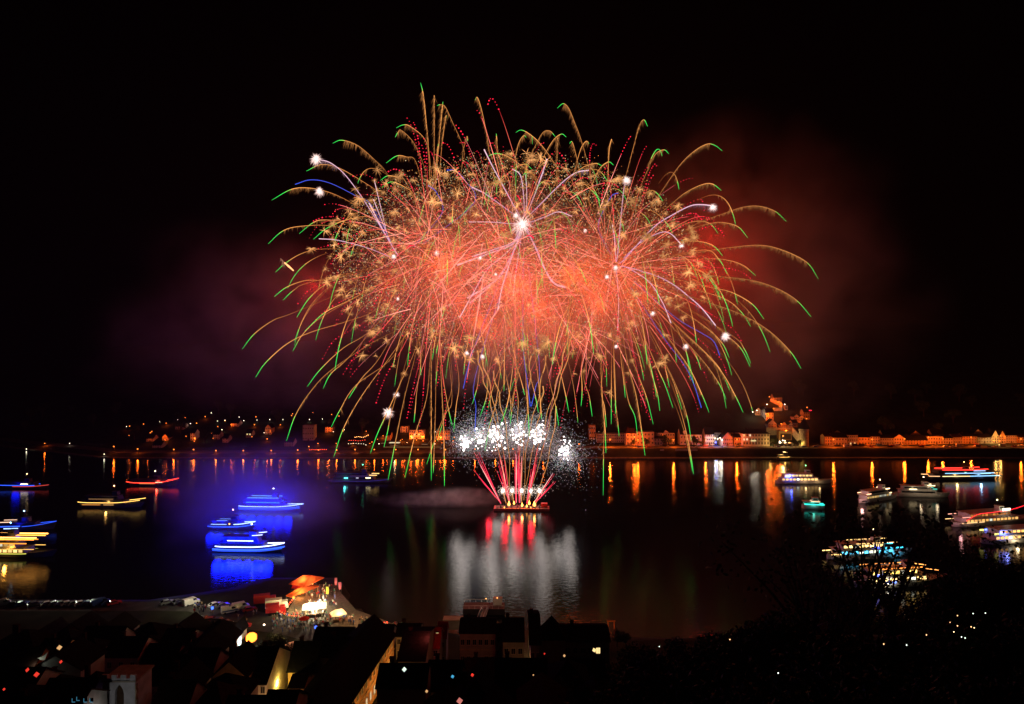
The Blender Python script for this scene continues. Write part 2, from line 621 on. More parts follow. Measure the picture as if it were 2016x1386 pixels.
WEST = [  # tip -> root pixels, green length px, feather count
    ([(828, 163), (833, 185), (838, 230), (844, 299), (850, 430)], 16, 110), ([(855, 188), (855, 240), (855, 300), (853, 430)], 8, 100),
    ([(780, 252), (793, 246), (808, 249), (838, 277), (848, 330)], 30, 30), ([(778, 270), (784, 260), (791, 257), (817, 285), (838, 340)], 22, 40),
    ([(655, 282), (673, 276), (705, 287), (740, 317), (762, 341)], 30, 60), ([(603, 337), (632, 324), (668, 331), (720, 361), (745, 380)], 30, 40),
    ([(535, 394), (573, 373), (607, 370), (646, 378), (690, 398)], 42, 40), ([(528, 480), (558, 454), (597, 445), (660, 446)], 50, 14),
    ([(589, 460), (617, 438), (641, 433), (690, 440)], 40, 10), ([(617, 471), (646, 448), (693, 430), (740, 430)], 50, 0),
    ([(760, 321), (781, 307), (800, 309), (820, 321)], 26, 20), ([(749, 355), (764, 346), (785, 350), (801, 361)], 22, 15),
    ([(752, 369), (771, 358), (798, 369), (815, 385)], 24, 15), ([(872, 200), (868, 240), (864, 285), (857, 380)], 8, 80),
    ([(860, 208), (867, 206), (877, 211), (891, 241), (911, 287), (912, 320)], 14, 20), ([(880, 234), (878, 228), (873, 262), (869, 297), (862, 400)], 8, 70),
    ([(863, 283), (860, 310), (857, 341), (856, 420)], 10, 30), ([(921, 277), (919, 269), (912, 297), (909, 331), (900, 380)], 9, 25),
    ([(935, 197), (940, 192), (948, 216), (958, 263), (963, 297), (967, 330)], 9, 60), ([(977, 263), (979, 290), (980, 317), (978, 350)], 5, 40),
    ([(542, 536), (565, 516), (597, 498), (640, 490)], 40, 0), ([(540, 584), (565, 565), (603, 552), (650, 550)], 36, 0), ([(557, 591), (580, 570), (610, 556)], 34, 0),
    ([(584, 625), (609, 587), (644, 558), (700, 535)], 52, 0), ([(600, 652), (640, 615), (690, 590)], 50, 0), ([(477, 687), (501, 657), (539, 630), (577, 616)], 38, 0),
    ([(503, 743), (523, 714), (565, 677), (612, 654), (682, 633), (740, 610)], 46, 0), ([(564, 868), (581, 819), (609, 774), (650, 730), (730, 676), (790, 640)], 50, 24),
    ([(657, 900), (676, 844), (711, 781), (771, 698), (810, 640)], 60, 24), ([(652, 841), (670, 806), (701, 758), (777, 698)], 40, 14),
    ([(605, 761), (631, 727), (676, 685), (730, 650)], 50, 0), ([(576, 692), (597, 657), (640, 620)], 44, 0), ([(636, 765), (652, 735), (690, 700)], 40, 0),
    ([(729, 893), (743, 854), (765, 806), (790, 750), (820, 680)], 62, 16), ([(756, 880), (763, 850), (770, 815), (790, 745)], 50, 0), ([(764, 945), (780, 862), (797, 780), (820, 690)], 60, 14),
    ([(797, 941), (817, 857), (839, 787), (846, 720)], 55, 14), ([(849, 946), (849, 860), (849, 780), (849, 690), (850, 600)], 64, 60), ([(875, 957), (874, 862), (871, 790), (866, 690)], 56, 20),
    ([(840, 914), (858, 860), (880, 800), (890, 740)], 48, 0), ([(686, 785), (712, 745), (750, 700)], 30, 0), ([(815, 832), (818, 800), (822, 760)], 28, 0), ([(853, 931), (856, 850), (858, 760)], 30, 20),
    ([(861, 868), (877, 815), (890, 780)], 40, 0), ([(893, 850), (898, 800), (903, 740)], 36, 0), ([(890, 838), (880, 790), (870, 720)], 30, 0)]
MIDDLE = [
    ([(1015, 261), (1026, 256), (1041, 263), (1061, 280), (1085, 312), (1100, 346)], 24, 60), ([(1036, 271), (1031, 267), (1021, 283), (1012, 327), (1010, 370)], 9, 40),
    ([(1093, 269), (1083, 258), (1070, 260), (1056, 283), (1034, 332), (1030, 380)], 14, 40), ([(1115, 270), (1105, 264), (1088, 278), (1066, 317), (1048, 356)], 15, 40),
    ([(1098, 272), (1097, 300), (1096, 332), (1095, 370)], 5, 40), ([(962, 307), (977, 302), (997, 307), (1021, 322), (1056, 356)], 26, 40),
    ([(1047, 333), (1034, 323), (1012, 332), (990, 360)], 20, 15), ([(1030, 345), (1038, 338), (1052, 345), (1060, 370)], 18, 0), ([(972, 365), (985, 352), (1000, 350)], 24, 0),
    ([(962, 470), (990, 440), (1010, 430)], 40, 0), ([(905, 430), (930, 400), (960, 390)], 40, 0), ([(1182, 395), (1165, 375), (1140, 365)], 34, 0),
    ([(1004, 838), (1010, 790), (1020, 720)], 34, 14), ([(985, 838), (1000, 790), (1012, 700)], 40, 0), ([(960, 845), (975, 800), (985, 730)], 44, 0), ([(1042, 860), (1040, 815), (1035, 740)], 40, 10),
    ([(1100, 838), (1094, 800), (1080, 740)], 36, 0), ([(1060, 812), (1054, 780), (1042, 720)], 34, 0), ([(945, 820), (958, 780), (965, 720)], 36, 0), ([(1120, 812), (1112, 770), (1095, 700)], 34, 0),
    ([(930, 795), (940, 760), (950, 700)], 30, 0)]
EAST = [
    ([(1097, 213), (1109, 204), (1120, 214), (1132, 243), (1144, 275), (1161, 337), (1170, 390)], 20, 110), ([(1121, 283), (1126, 279), (1132, 297), (1144, 351), (1150, 390)], 10, 40),
    ([(1160, 283), (1154, 278), (1144, 292), (1134, 327), (1129, 368)], 12, 30), ([(1204, 274), (1199, 297), (1197, 351), (1196, 390)], 6, 50), ([(1185, 326), (1169, 322), (1137, 337), (1110, 380)], 22, 20),
    ([(1208, 325), (1198, 319), (1181, 332), (1164, 368), (1160, 400)], 16, 24), ([(1196, 356), (1183, 339), (1166, 333), (1140, 342)], 30, 10),
    ([(1275, 249), (1268, 236), (1259, 247), (1249, 283), (1238, 325), (1230, 361)], 16, 30), ([(1317, 303), (1307, 295), (1290, 304), (1276, 332), (1256, 382)], 14, 24),
    ([(1422, 297), (1407, 286), (1391, 284), (1365, 299), (1337, 327), (1301, 379), (1280, 410)], 26, 60), ([(1420, 375), (1402, 362), (1381, 364), (1350, 379), (1324, 400), (1290, 430)], 22, 40),
    ([(1548, 436), (1526, 416), (1495, 406), (1462, 408), (1423, 421), (1381, 436), (1330, 462)], 34, 90), ([(1472, 468), (1454, 447), (1430, 439), (1402, 439), (1350, 455)], 30, 30),
    ([(1611, 549), (1589, 517), (1545, 494), (1501, 483), (1449, 486), (1371, 497), (1320, 506)], 40, 130), ([(1414, 460), (1399, 441), (1376, 435), (1345, 442), (1310, 458)], 36, 14),
    ([(1423, 504), (1407, 486), (1386, 477), (1350, 475), (1310, 485)], 28, 14), ([(1488, 543), (1464, 523), (1436, 513), (1402, 509), (1350, 512)], 30, 24),
    ([(1305, 396), (1295, 382), (1282, 375), (1262, 387), (1245, 420)], 22, 10), ([(1597, 624), (1569, 592), (1532, 569), (1486, 553), (1428, 545), (1370, 540)], 42, 130),
    ([(1577, 725), (1555, 691), (1512, 650), (1457, 618), (1382, 591), (1320, 572)], 40, 120), ([(1478, 643), (1460, 615), (1428, 589), (1364, 569), (1310, 558)], 40, 20),
    ([(1504, 628), (1480, 598), (1439, 575), (1400, 566), (1340, 552)], 34, 20), ([(1463, 812), (1448, 780), (1422, 734), (1382, 688), (1347, 656), (1300, 610)], 36, 90),
    ([(1430, 786), (1413, 751), (1382, 708), (1330, 650)], 40, 40), ([(1396, 812), (1382, 777), (1359, 728), (1330, 685), (1290, 630)], 36, 40), ([(1477, 722), (1460, 688), (1434, 663), (1390, 628)], 40, 30),
    ([(1436, 705), (1422, 676), (1393, 647), (1340, 610)], 34, 40), ([(1361, 868), (1354, 826), (1341, 783), (1318, 731), (1290, 680)], 48, 60), ([(1270, 897), (1263, 846), (1252, 777), (1237, 720), (1225, 650)], 50, 60),
    ([(1255, 858), (1250, 820), (1237, 789), (1228, 730)], 60, 0), ([(1286, 835), (1273, 783), (1257, 740), (1240, 690)], 52, 30), ([(1299, 809), (1294, 774), (1279, 722), (1262, 660)], 36, 30),
    ([(1325, 803), (1309, 757), (1290, 715)], 56, 0), ([(1343, 807), (1331, 768), (1318, 735)], 52, 0), ([(1318, 763), (1311, 730), (1300, 690)], 30, 0), ([(1193, 892), (1191, 843), (1186, 782), (1184, 700)], 36, 40),
    ([(1219, 859), (1215, 820), (1211, 782), (1208, 700)], 34, 40), ([(1194, 841), (1190, 800), (1184, 760)], 44, 0), ([(1166, 820), (1160, 780), (1150, 730)], 34, 0), ([(1231, 783), (1228, 750), (1222, 700)], 30, 0), ([(1144, 800), (1146, 770), (1148, 700)], 30, 0),
    ([(1437, 770), (1425, 742), (1400, 705)], 36, 0), ([(1380, 728), (1370, 700), (1350, 672)], 34, 0), ([(1478, 715), (1464, 685), (1440, 660)], 32, 0), ([(1418, 590), (1402, 556), (1370, 530)], 50, 0), ([(1432, 540), (1415, 510), (1385, 492)], 44, 0)]


def shifted(pts, g):
    j = Vector([max(-1.5, min(1.5, R.gauss(0, 1))) * g for _ in range(3)])
    return [p + j for p in pts]


def gold_burst(label, u, v, dy, explicit, n_random, rad, drop):
    o, c = burst(label, u, v, group="gold willow shells with green tips", dy=dy)
    for pix, gl, fth in explicit:
        pts = px_trail(c, (u, v), pix)
        L = arc_len(pts)[-1]
        gold_trail(o, pts, min(gl * 0.29 * 1.15, 0.45 * L), fth * 2.2, 1.0)
    for _ in range(n_random):
        d = rdir(-0.85, 0.95)
        s = rad * R.uniform(0.7, 1.12)
        pts = shifted(ballistic(d, s, R.uniform(0.3, 0.5), R.uniform(0.92, 1.08), 18, drop * R.uniform(0.8, 1.2)), 9)
        gold_trail(o, pts, R.choice((5, 8, 11, 14, 18)), R.choice((0, 0, 0, 10, 16)), R.choice((.5, .65, .8, 1.05)))
    return o


gold_burst("gold willow burst with green tips over the dark blue village", 860, 505, 0, WEST, 53, 82, 34)
gold_burst("gold willow burst with green tips rising above the firing barge", 1030, 470, 14, MIDDLE, 62, 74, 36)
gold_burst("wide gold willow burst with green tips towards the orange hotel row", 1212, 535, -8, EAST, 54, 86, 36)


def red_burst(label, u, v, dy, n, rad, drop, explicit=(), jit=12.0, pinky=(0, 0, .3, .7)):
    o, c = burst(label, u, v, group="red star shells with dotted ends", dy=dy)
    for pix in explicit:
        red_trail(o, px_trail(c, (u, v), pix, 20), R.uniform(0.3, 0.5), 1.15)
    for _ in range(n - len(explicit)):
        d = rdir(-0.95, 0.98)
        s = rad * R.uniform(0.55, 1.15)
        red_trail(o, shifted(ballistic(d, s, R.uniform(0.02, 0.22), R.uniform(0.8, 1.05), 14, drop * R.uniform(0.6, 1.1)), jit), R.uniform(0.18, 0.32), R.uniform(0.7, 1.15), R.choice(pinky))
    return o


red_burst("red star burst with tall dotted plume beside the blue village", 855, 515, 6, 92, 64, 20,
          [[(800, 230), (808, 244), (820, 285), (832, 360), (843, 430)], [(811, 236), (818, 250), (824, 280), (835, 385)], [(834, 272), (838, 280), (841, 330), (845, 429)], [(825, 282), (832, 290), (838, 330), (842, 400)],
           [(695, 347), (715, 343), (737, 353), (774, 383), (808, 417)], [(617, 435), (641, 427), (673, 429), (740, 455)], [(760, 340), (778, 333), (798, 345), (815, 380)], [(585, 600), (610, 570), (660, 556), (740, 540)],
           [(605, 650), (640, 612), (700, 580), (770, 550)], [(634, 708), (660, 668), (710, 640), (780, 590)], [(675, 738), (700, 700), (750, 650), (800, 590)], [(740, 795), (760, 740), (800, 670)], [(800, 830), (812, 770), (830, 690)],
           [(826, 840), (832, 790), (838, 700)], [(877, 840), (876, 790), (868, 700)]])
red_burst("red star burst in the middle above the white crackle", 1015, 480, -12, 96, 70, 22,
          [[(991, 287), (990, 320), (985, 400)], [(1011, 305), (1006, 350), (1000, 400)], [(1116, 320), (1100, 300), (1085, 305), (1060, 350)], [(1072, 316), (1062, 320), (1050, 360), (1040, 400)], [(872, 281), (885, 290), (905, 340), (925, 390)],
           [(905, 281), (918, 285), (935, 330), (950, 380)], [(950, 860), (960, 800), (975, 720)], [(1016, 800), (1015, 760), (1014, 700)]])
red_burst("red star burst with dotted arcs near the hillside village", 1208, 532, 10, 94, 80, 24,
          [[(1174, 286), (1166, 284), (1161, 310), (1165, 360)], [(1293, 327), (1288, 324), (1277, 345), (1262, 400), (1240, 470)], [(1275, 330), (1270, 335), (1260, 370), (1240, 440)], [(1387, 420), (1383, 396), (1370, 394), (1340, 412), (1300, 450)],
           [(1402, 440), (1385, 430), (1360, 436), (1300, 470)], [(1427, 467), (1415, 450), (1395, 446), (1350, 465), (1290, 495)], [(1484, 557), (1475, 546), (1450, 532), (1400, 526), (1300, 528)], [(1432, 740), (1420, 708), (1390, 680), (1330, 630), (1270, 575)],
           [(1360, 750), (1340, 710), (1300, 660), (1250, 590)], [(1273, 815), (1262, 760), (1245, 690), (1225, 620)], [(1300, 765), (1290, 730), (1270, 680)], [(1460, 672), (1445, 650), (1410, 625), (1350, 590)], [(1425, 590), (1410, 560), (1370, 545), (1300, 535)],
           [(1216, 690), (1216, 650), (1212, 590)], [(1187, 380), (1190, 340), (1196, 330), (1205, 400), (1210, 460)]], 5.0)

red_burst("pale red star burst of fine pink rays between the village and mid bursts", 930, 540, -16, 98, 72, 10, (), 17.0, (.4, .7, 1.0))
red_burst("pale red star burst of fine pink rays between the mid and hotel bursts", 1120, 555, 12, 98, 74, 10, (), 17.0, (.4, .7, 1.0))
PINK0, PINK1 = (0.75, 0.35, 0.62), (1.15, 0.72, 0.85)


def comet_burst(label, u, v, dy, trails):
    o, c = burst(label, u, v, group="pale lilac comets with blue trails", dy=dy)
    for kind, pix, wd, fth in trails:
        pts = px_trail(c, (u, v), pix, 25, 0.7)
        if kind == 'b':
            plain_trail(o, 'blue_trail', pts, 0.1, 0.2, (0.10, 0.10, 0.5), (0.06, 0.12, 0.95))
        else:
            plain_trail(o, 'lilac_trail', pts, 0.16 * wd, 0.24 * wd, PINK0, PINK1, fth, (0.5, 0.28, 0.34))
    return o


comet_burst("pale lilac comets with blue trails over the village slope", 790, 520, -4, [
    ('p', [(622, 315), (638, 316), (656, 324), (681, 346), (717, 395), (761, 466)], 1.0, 90), ('p', [(727, 400), (742, 430), (761, 466)], 1.6, 30), ('b', [(581, 363), (612, 354), (651, 361), (705, 388), (732, 405)], 1, 0),
    ('p', [(737, 355), (750, 410), (765, 470)], .8, 0), ('p', [(628, 470), (665, 473), (720, 487)], .9, 0), ('p', [(735, 392), (750, 430), (770, 480)], .8, 0), ('b', [(843, 365), (860, 380), (870, 420)], 1, 0), ('b', [(880, 335), (896, 336), (915, 355), (933, 400)], 1, 0)])
comet_burst("white pink comets raining from the brightest flash", 1030, 441, -20, [
    ('p', [(953, 294), (972, 332), (1009, 400)], 1.2, 0), ('p', [(1077, 313), (1068, 341), (1046, 400)], 1.6, 50), ('p', [(1159, 335), (1134, 340), (1105, 361), (1061, 405)], 1.3, 40), ('p', [(1035, 344), (1037, 380), (1036, 410)], .9, 0),
    ('p', [(1009, 333), (1024, 344), (1030, 376), (1032, 410)], 1.1, 20), ('p', [(928, 368), (945, 376), (959, 384)], 1.4, 0), ('p', [(1126, 426), (1100, 417), (1073, 427), (1045, 437)], 1.0, 0), ('p', [(923, 437), (963, 437), (1005, 440)], 1.0, 0),
    ('p', [(920, 587), (967, 559), (988, 538), (1009, 499), (1024, 458)], 2.0, 0), ('p', [(925, 597), (960, 567), (990, 535), (1014, 490), (1026, 458)], 1.3, 0), ('p', [(1113, 566), (1089, 556), (1069, 522), (1056, 491), (1040, 458)], 2.2, 0),
    ('p', [(905, 625), (930, 580), (960, 530), (1005, 490)], .9, 0), ('p', [(980, 610), (990, 560), (1010, 500), (1026, 460)], 1.0, 0), ('p', [(930, 505), (970, 492), (1010, 476)], 1.4, 0), ('p', [(900, 522), (960, 500), (1010, 480)], 1.8, 0),
    ('p', [(1010, 590), (1015, 540), (1024, 480)], .8, 0), ('b', [(1044, 800), (1038, 750), (1030, 680)], 1, 0), ('b', [(1046, 800), (1055, 760), (1062, 720)], 1, 0), ('b', [(935, 850), (937, 800), (936, 740)], 1, 0), ('b', [(912, 765), (922, 720), (935, 680)], 1, 0)])
comet_burst("pale lilac comets with blue trails above the hotel row", 1213, 528, 6, [
    ('p', [(1409, 641), (1382, 607), (1356, 584), (1327, 561), (1292, 543), (1243, 528)], 1.1, 60), ('p', [(1321, 636), (1304, 595), (1278, 555), (1237, 528)], 1.1, 0), ('p', [(1400, 405), (1384, 403), (1360, 405), (1324, 423), (1285, 449), (1230, 510)], 1.2, 50),
    ('p', [(1232, 355), (1228, 375), (1222, 434), (1216, 500)], 1.2, 10), ('p', [(1340, 480), (1320, 460), (1300, 458), (1260, 478)], 1.0, 0), ('p', [(1216, 650), (1218, 600), (1215, 550)], .9, 0), ('b', [(1381, 803), (1364, 751), (1344, 714), (1307, 665)], 1, 0),
    ('b', [(1417, 700), (1405, 672), (1380, 655), (1330, 625)], 1, 0), ('b', [(1217, 380), (1205, 385), (1190, 410), (1178, 450)], 1, 0), ('p', [(1205, 440), (1210, 470), (1212, 500)], 1.1, 0)])

# white star flashes, each with a soft spiky halo of sparks
HOT = emit('white_hot_star', (1.0, 0.86, 0.74), 9.0, False)


def star_mesh(seed, n, r, c0, c1, w):
    rr = random.Random(seed)
    mb = MB()
    for i in range(n):
        z = rr.uniform(-1, 1); a = rr.uniform(0, 6.283); q = math.sqrt(1 - z * z)
        d = Vector((q * math.cos(a), q * math.sin(a), z))
        x = d.cross(Vector((0.3, 1, 0.2))).normalized() * w
        ln = r * rr.uniform(0.45, 1.0)
        e = d * ln + Vector((0, 0, -0.12 * r))
        m = d * (ln * 0.5)
        mb.add([-x * 0.6, x * 0.6, m + x, m - x, e], [(0, 1, 2, 3), (3, 2, 4)], [c0, c0, mix(c0, c1, .5), mix(c0, c1, .5), c1])
    return mb.mesh('halo', SPARK)


halo = star_mesh(5, 190, 1.0, (2.6, 1.9, 1.75), (0.3, 0.14, 0.12), 0.024)
mb = MB(); mb.ball((0, 0, 0), 1.0, 8, 6)
core_me = mb.mesh('hot_core', HOT)
STARS = [(622, 313, 17, "above the leaping lilac comet"), (629, 377, 14, "on a green tipped arc at the cloud's edge"), (781, 777, 11, "upper one of two hanging over the lit village"), (764, 812, 17, "lower one of two hanging over the lit village"),
         (1428, 662, 14, "beyond a lilac arc over the hotel row"), (1350, 682, 9, "between gold trails and a blue trail"), (1285, 617, 8, "inside the red trails near the hotel side"), (1403, 408, 13, "at the end of a lilac arc, elongated glare"),
         (1234, 355, 13, "topping a short lilac comet"), (1342, 484, 9, "within the bundle of green tips"), (1027, 442, 30, "brightest and largest, centre of the comets"), (1016, 424, 10, "just above the brightest flash"),
         (775, 505, 8, "where thin lilac rays begin"), (1152, 454, 7, "small, among gold stars near the top"), (783, 588, 6, "tiny, low in the orange cloud"), (919, 695, 8, "low, above white crackle, beside its twin"), (950, 702, 8, "low, above white crackle, nearer the middle"),
         (1213, 682, 6, "tiny, under the hotel side burst"), (860, 498, 9, "heart of the red burst over the village"), (1212, 527, 9, "heart of the red burst over the hotels"), (945, 508, 8, "inside the orange cloud under pink rays"), (976, 540, 6, "tiny, orange cloud centre"), (1195, 545, 7, "small, beside the hotel side heart")]
for i, (u, v, r, txt) in enumerate(STARS):
    o = thing('star_flash', "white star flash " + txt, 'firework', P(u, v, YB + R.uniform(-30, 10)), 0, 'white star flashes')
    put('halo', halo, o, None, R.uniform(0, 6), (r * 0.29,) * 3)
    k = r * 0.29 * 0.13
    put('hot_core', core_me, o, None, 0, (k, k, k) if i != 10 else (k * 1.2, k, k * 1.5))
fl = thing('falling_flare', 'glowing orange flare falling alone beyond the red smoke edge', 'firework', P(568, 524, YB))
mb = MB(); mb.tube([P(560, 517, YB) - fl.location, P(568, 524, YB) - fl.location, P(578, 533, YB) - fl.location], [0.3, 0.55, 0.3], 6)
mb.build('hot_core', emit('orange_flare', (1.0, 0.42, 0.16), 2.2, False), fl)
mb = MB(); feather(mb, [P(552, 508, YB) - fl.location, P(560, 517, YB) - fl.location], 0, 1, 40, (0.8, 0.35, 0.2))
mb.build('spark_trail', SPARK, fl)

# gold crackling stars that fill the cloud
variants = [star_mesh(20 + i, 18 + 4 * i, 1.0, tuple(x * q for x in (1.9, 0.85, 0.3)), tuple(x * q for x in (0.8, 0.3, 0.08)), 0.018 + .002 * i) for i, q in enumerate((1.0, .75, .55, .85, .42, .62, .3))]
FLOWER_EDGE = [(743, 335), (738, 355), (700, 372), (755, 380), (665, 430), (690, 420), (640, 455), (655, 470), (680, 462), (612, 490), (650, 505), (640, 530), (662, 545), (700, 400), (730, 395), (875, 340), (905, 350), (935, 345), (960, 360), (990, 330),
               (1215, 352), (1285, 400), (1310, 420), (1335, 405), (1325, 440), (1300, 448), (1350, 470), (1365, 500), (1380, 520), (1390, 545), (1400, 535), (1360, 560), (1385, 585), (1345, 625), (1310, 660), (1245, 710), (1300, 715), (1310, 705), (1240, 735), (1200, 773), (1290, 720),
               (720, 680), (712, 700), (740, 700), (775, 720), (795, 735), (700, 640), (735, 655), (1060, 690), (1130, 735), (1150, 730), (1090, 705), (900, 700), (1180, 700), (700, 300 + 130), (760, 360), (790, 345), (815, 355)]
spots = list(FLOWER_EDGE)
while len(spots) < 290:
    a, q = R.uniform(0, 6.283), R.random() ** .33
    u, v = 1008 + 375 * q * math.cos(a), 512 + 212 * q * math.sin(a)
    if v > 640 and 960 < u < 1060 and R.random() < 0.5:
        continue
    if 790 < u < 1240 and 470 < v < 640 and R.random() < 0.82:
        continue
    spots.append((u, v))
for i, (u, v) in enumerate(spots):
    o = put('crackling_star', variants[R.choice((0, 1, 2, 3, 4, 4, 5, 6)) if i >= len(FLOWER_EDGE) else R.choice((1, 2, 5, 4))], None, P(u, v, YB + R.uniform(-70, 70)), R.uniform(0, 6), (R.uniform(2.6, 5.8),) * 3)
    o.rotation_euler = (R.uniform(-.5, .5), R.uniform(-.5, .5), R.uniform(0, 6))
    tag(o, 'gold crackling star opening like a dandelion inside the orange firework cloud', 'firework', 'gold crackling stars filling the cloud')

# glitter too fine to count
mb = MB()
pal = [(1.2, 0.55, 0.14), (1.0, 0.35, 0.08), (1.2, 0.9, 0.5), (1.3, 0.25, 0.12), (0.4, 0.7, 0.4), (1.1, 0.6, 0.2)]
for _ in range(26000):
    a, q = R.uniform(0, 6.283), R.random() ** 0.55
    u, v = 1008 + 350 * q * math.cos(a) + R.gauss(0, 12), 505 + 195 * q * math.sin(a) + R.gauss(0, 10)
    f = R.uniform(0.35, 1.1)
    mb.tetra(P(u, v, YB + R.uniform(-75, 75)), R.uniform(0.08, 0.2), tuple(x * f for x in R.choice(pal)))
tag(mb.build('glitter_dust', SPARK), 'fine gold glitter hanging through the whole firework cloud', 'firework', None, 'stuff')

# gold comets climbing from the barge with unsteady tails
CLIMB = [[(1000, 985), (985, 900), (968, 800), (950, 740), (938, 690)], [(1004, 985), (1001, 880), (985, 790), (970, 730)], [(1022, 985), (1024, 900), (1019, 800), (1013, 700), (1000, 610), (990, 540)], [(1036, 985), (1060, 880), (1085, 790), (1105, 720), (1120, 650)],
         [(1040, 985), (1070, 880), (1092, 790), (1118, 700), (1128, 640)], [(1032, 985), (1037, 880), (1060, 780), (1075, 700)], [(1008, 985), (985, 860), (965, 760), (945, 700)], [(1030, 985), (1050, 880), (1063, 810), (1070, 760)], [(1026, 985), (1032, 860), (1042, 760), (1044, 700)], [(1055, 985), (1080, 900), (1097, 800)]]
cg = thing('comet_battery', 'wavering gold comet tails climbing from the barge into the cloud', 'firework', P(1030, 985, YB))
for pix in CLIMB:
    dy = R.uniform(-8, 8)
    pts = catmull([P(u, v, YB + dy * i / 4) - cg.location for i, (u, v) in enumerate(pix)], 9)
    ph = R.uniform(0, 6)
    pts = [p + Vector((0.55 * math.sin(i * 0.9 + ph), 0, 0)) * min(1, i / 14) for i, p in enumerate(pts)]
    plain_trail(cg, 'gold_tail', pts, 0.1, 0.34, (0.5, 0.2, 0.06), (0.85, 0.36, 0.1), 60, (0.5, 0.2, 0.06))

# white crackle over the barge, red comet sheaves and white mines beneath it
CR = [(915, 872, 17, 26, "outermost, over the lit village side"), (945, 862, 24, 18, "yellowish, second from the village side"), (976, 860, 26, 44, "brightest one above leftward red comets"), (1020, 853, 26, 38, "directly over the barge"), (1058, 858, 26, 40, "beside the gold comet tails"), (1110, 886, 26, 30, "lowest, drifting towards the hotel row")]
mb = MB(); mb.ball((0, 0, 0), 1, 6, 4)
ws = mb.mesh('white_star', emit('white_crackle', (1.0, 0.9, 0.86), 5.0, False))
GL = [(1.1, 0.95, 0.9), (0.85, 0.7, 0.9), (0.45, 0.75, 0.6), (0.9, 0.6, 0.45), (0.6, 0.55, 0.8)]
for u, v, sg, n, txt in CR:
    c = P(u, v, YB + R.uniform(-6, 6))
    o = thing('crackle_burst', "white crackling burst of bright stars " + txt.replace('leftward ', 'slanting '), 'firework', c, 0, 'white crackle over the barge')
    for _ in range(int(n * 1.5)):
        p = Vector((R.gauss(0, sg * 0.085), R.gauss(0, sg * 0.085), R.gauss(0, sg * 0.12)))
        put('white_star', ws, o, p, 0, (R.choice((0.2, 0.26, 0.36, 0.5, 0.7)),) * 3)
    mb = MB()
    for _ in range(2600):
        q = abs(R.gauss(0, 1)) ** 0.8
        d = rdir() * (q * sg * 0.5)
        if u > 1090:
            d = d * 0.9 + Vector((1.5, 0, -4.5))
        f = R.uniform(0.3, 1.2) * (1.6 if q < 0.45 else .9 if q < .9 else 0.6)  # dense, brighter heart of the glitter imitates bloom
        mb.tetra(d + Vector((0, 0, 2)), R.uniform(0.07, 0.17), tuple(x * f for x in R.choice(GL)))
    tag(mb.build('glitter', SPARK, o), kind='stuff')
    for _ in range(6):
        lamp_light(c + Vector((R.gauss(0, 5), R.gauss(0, 5), R.gauss(0, 8) - 1)), 850 + 14 * n, (1, 0.88, 0.8), 3.2, name='crackle_light')

REDM = emit('red_comet_fire', (1.0, 0.04, 0.09), 1.7)
SHEAF = [((987, 992), (938, 898), 1.0), ((1003, 990), (984, 885), 1.6), ((1016, 990), (1014, 888), 0.9), ((1023, 990), (1024, 882), 1.2), ((1037, 992), (1055, 885), 1.3), ((1046, 998), (1091, 912), 0.6)]
for i, ((u0, v0), (u1, v1), wd) in enumerate(SHEAF):
    a = P(u0, v0, YB)
    o = thing('red_comet_sheaf', ["leaning red comet sheaf on the village end of the barge", "broad pink red comet sheaf, second from the village end", "thin upright red comet sheaf at mid barge", "upright red comet sheaf beside the thin one", "red comet sheaf leaning away from the village", "short thin red comet sheaf leaning to the hotel row"][i], 'firework', a, 0, 'red comet sheaves on the barge')
    for k in range(int(3 + 4 * wd)):
        e = P(u1 + R.gauss(0, 5) * wd, v1 + R.uniform(-8, 45), YB + R.uniform(-3, 3)) - a
        s = Vector((R.gauss(0, 0.15), 0, 0))
        pts = [s.lerp(e, t / 8) + Vector((R.gauss(0, .05), 0, 0)) for t in range(9)]
        if k == 0:
            part_tube('pale_core', pts, [0.08 + 0.12 * math.sin(3.1 * t / 8) for t in range(9)], [(1.5, 0.5 + 0.3 * math.sin(3 * t / 8), 0.6) for t in range(9)], o)
        else:
            mb = MB(); mb.tube(pts, [0.05 + 0.1 * math.sin(3.1 * min(1, t / 7)) for t in range(9)], 4)
            mb.build('red_strand', REDM, o)
    if wd > 0.85:
        lamp_light(P((u0 + u1) / 2, (v0 + v1) / 2, YB), 6000 * wd, (1, 0.02, 0.04), 1.5, name='comet_light')
for i, u in enumerate((990, 1008, 1027, 1045, 1062)):
    c = P(u, 966, YB)
    o = thing('white_mine', "small white spark mine above the barge, " + ["nearest the village end", "second from the village end", "middle of the five", "second from the hotel end", "nearest the hotel end"][i], 'firework', c, 0, 'white mines above the barge')
    mb = MB()
    for _ in range(420):
        d = rdir() * abs(R.gauss(0, 1.9)); f = R.uniform(0.5, 1.4)
        mb.tetra(d, R.uniform(0.06, 0.16), (1.2 * f, 0.95 * f, 0.78 * f))
    tag(mb.build('glitter', SPARK, o), kind='stuff')
    put('hot_core', ws, o, None, 0, (0.9, 0.9, 1.1))
    pts = [Vector((0, 0, 0)).lerp(P((u - 1026) * 0.8 + 1026, 994, YB) - c, t / 6) for t in range(7)]
    plain_trail(o, 'orange_stem', pts, 0.28, 0.12, (1.1, 0.6, 0.25), (0.9, 0.3, 0.08))
    lamp_light(c, 2500, (1, 0.88, 0.75), 0.8, name='mine_light')

# ---- smoke lit by the burning stars
def smoke(name, label, u, v, Y, rad, peak, **kw):
    mb = MB(); mb.ball((0, 0, 0), 1, 20, 12, None, rad)
    o = mb.build('smoke', smoke_mat(name, rad, peak, **kw), None, P(u, v, Y))
    return tag(o, label, 'smoke', None, 'stuff')


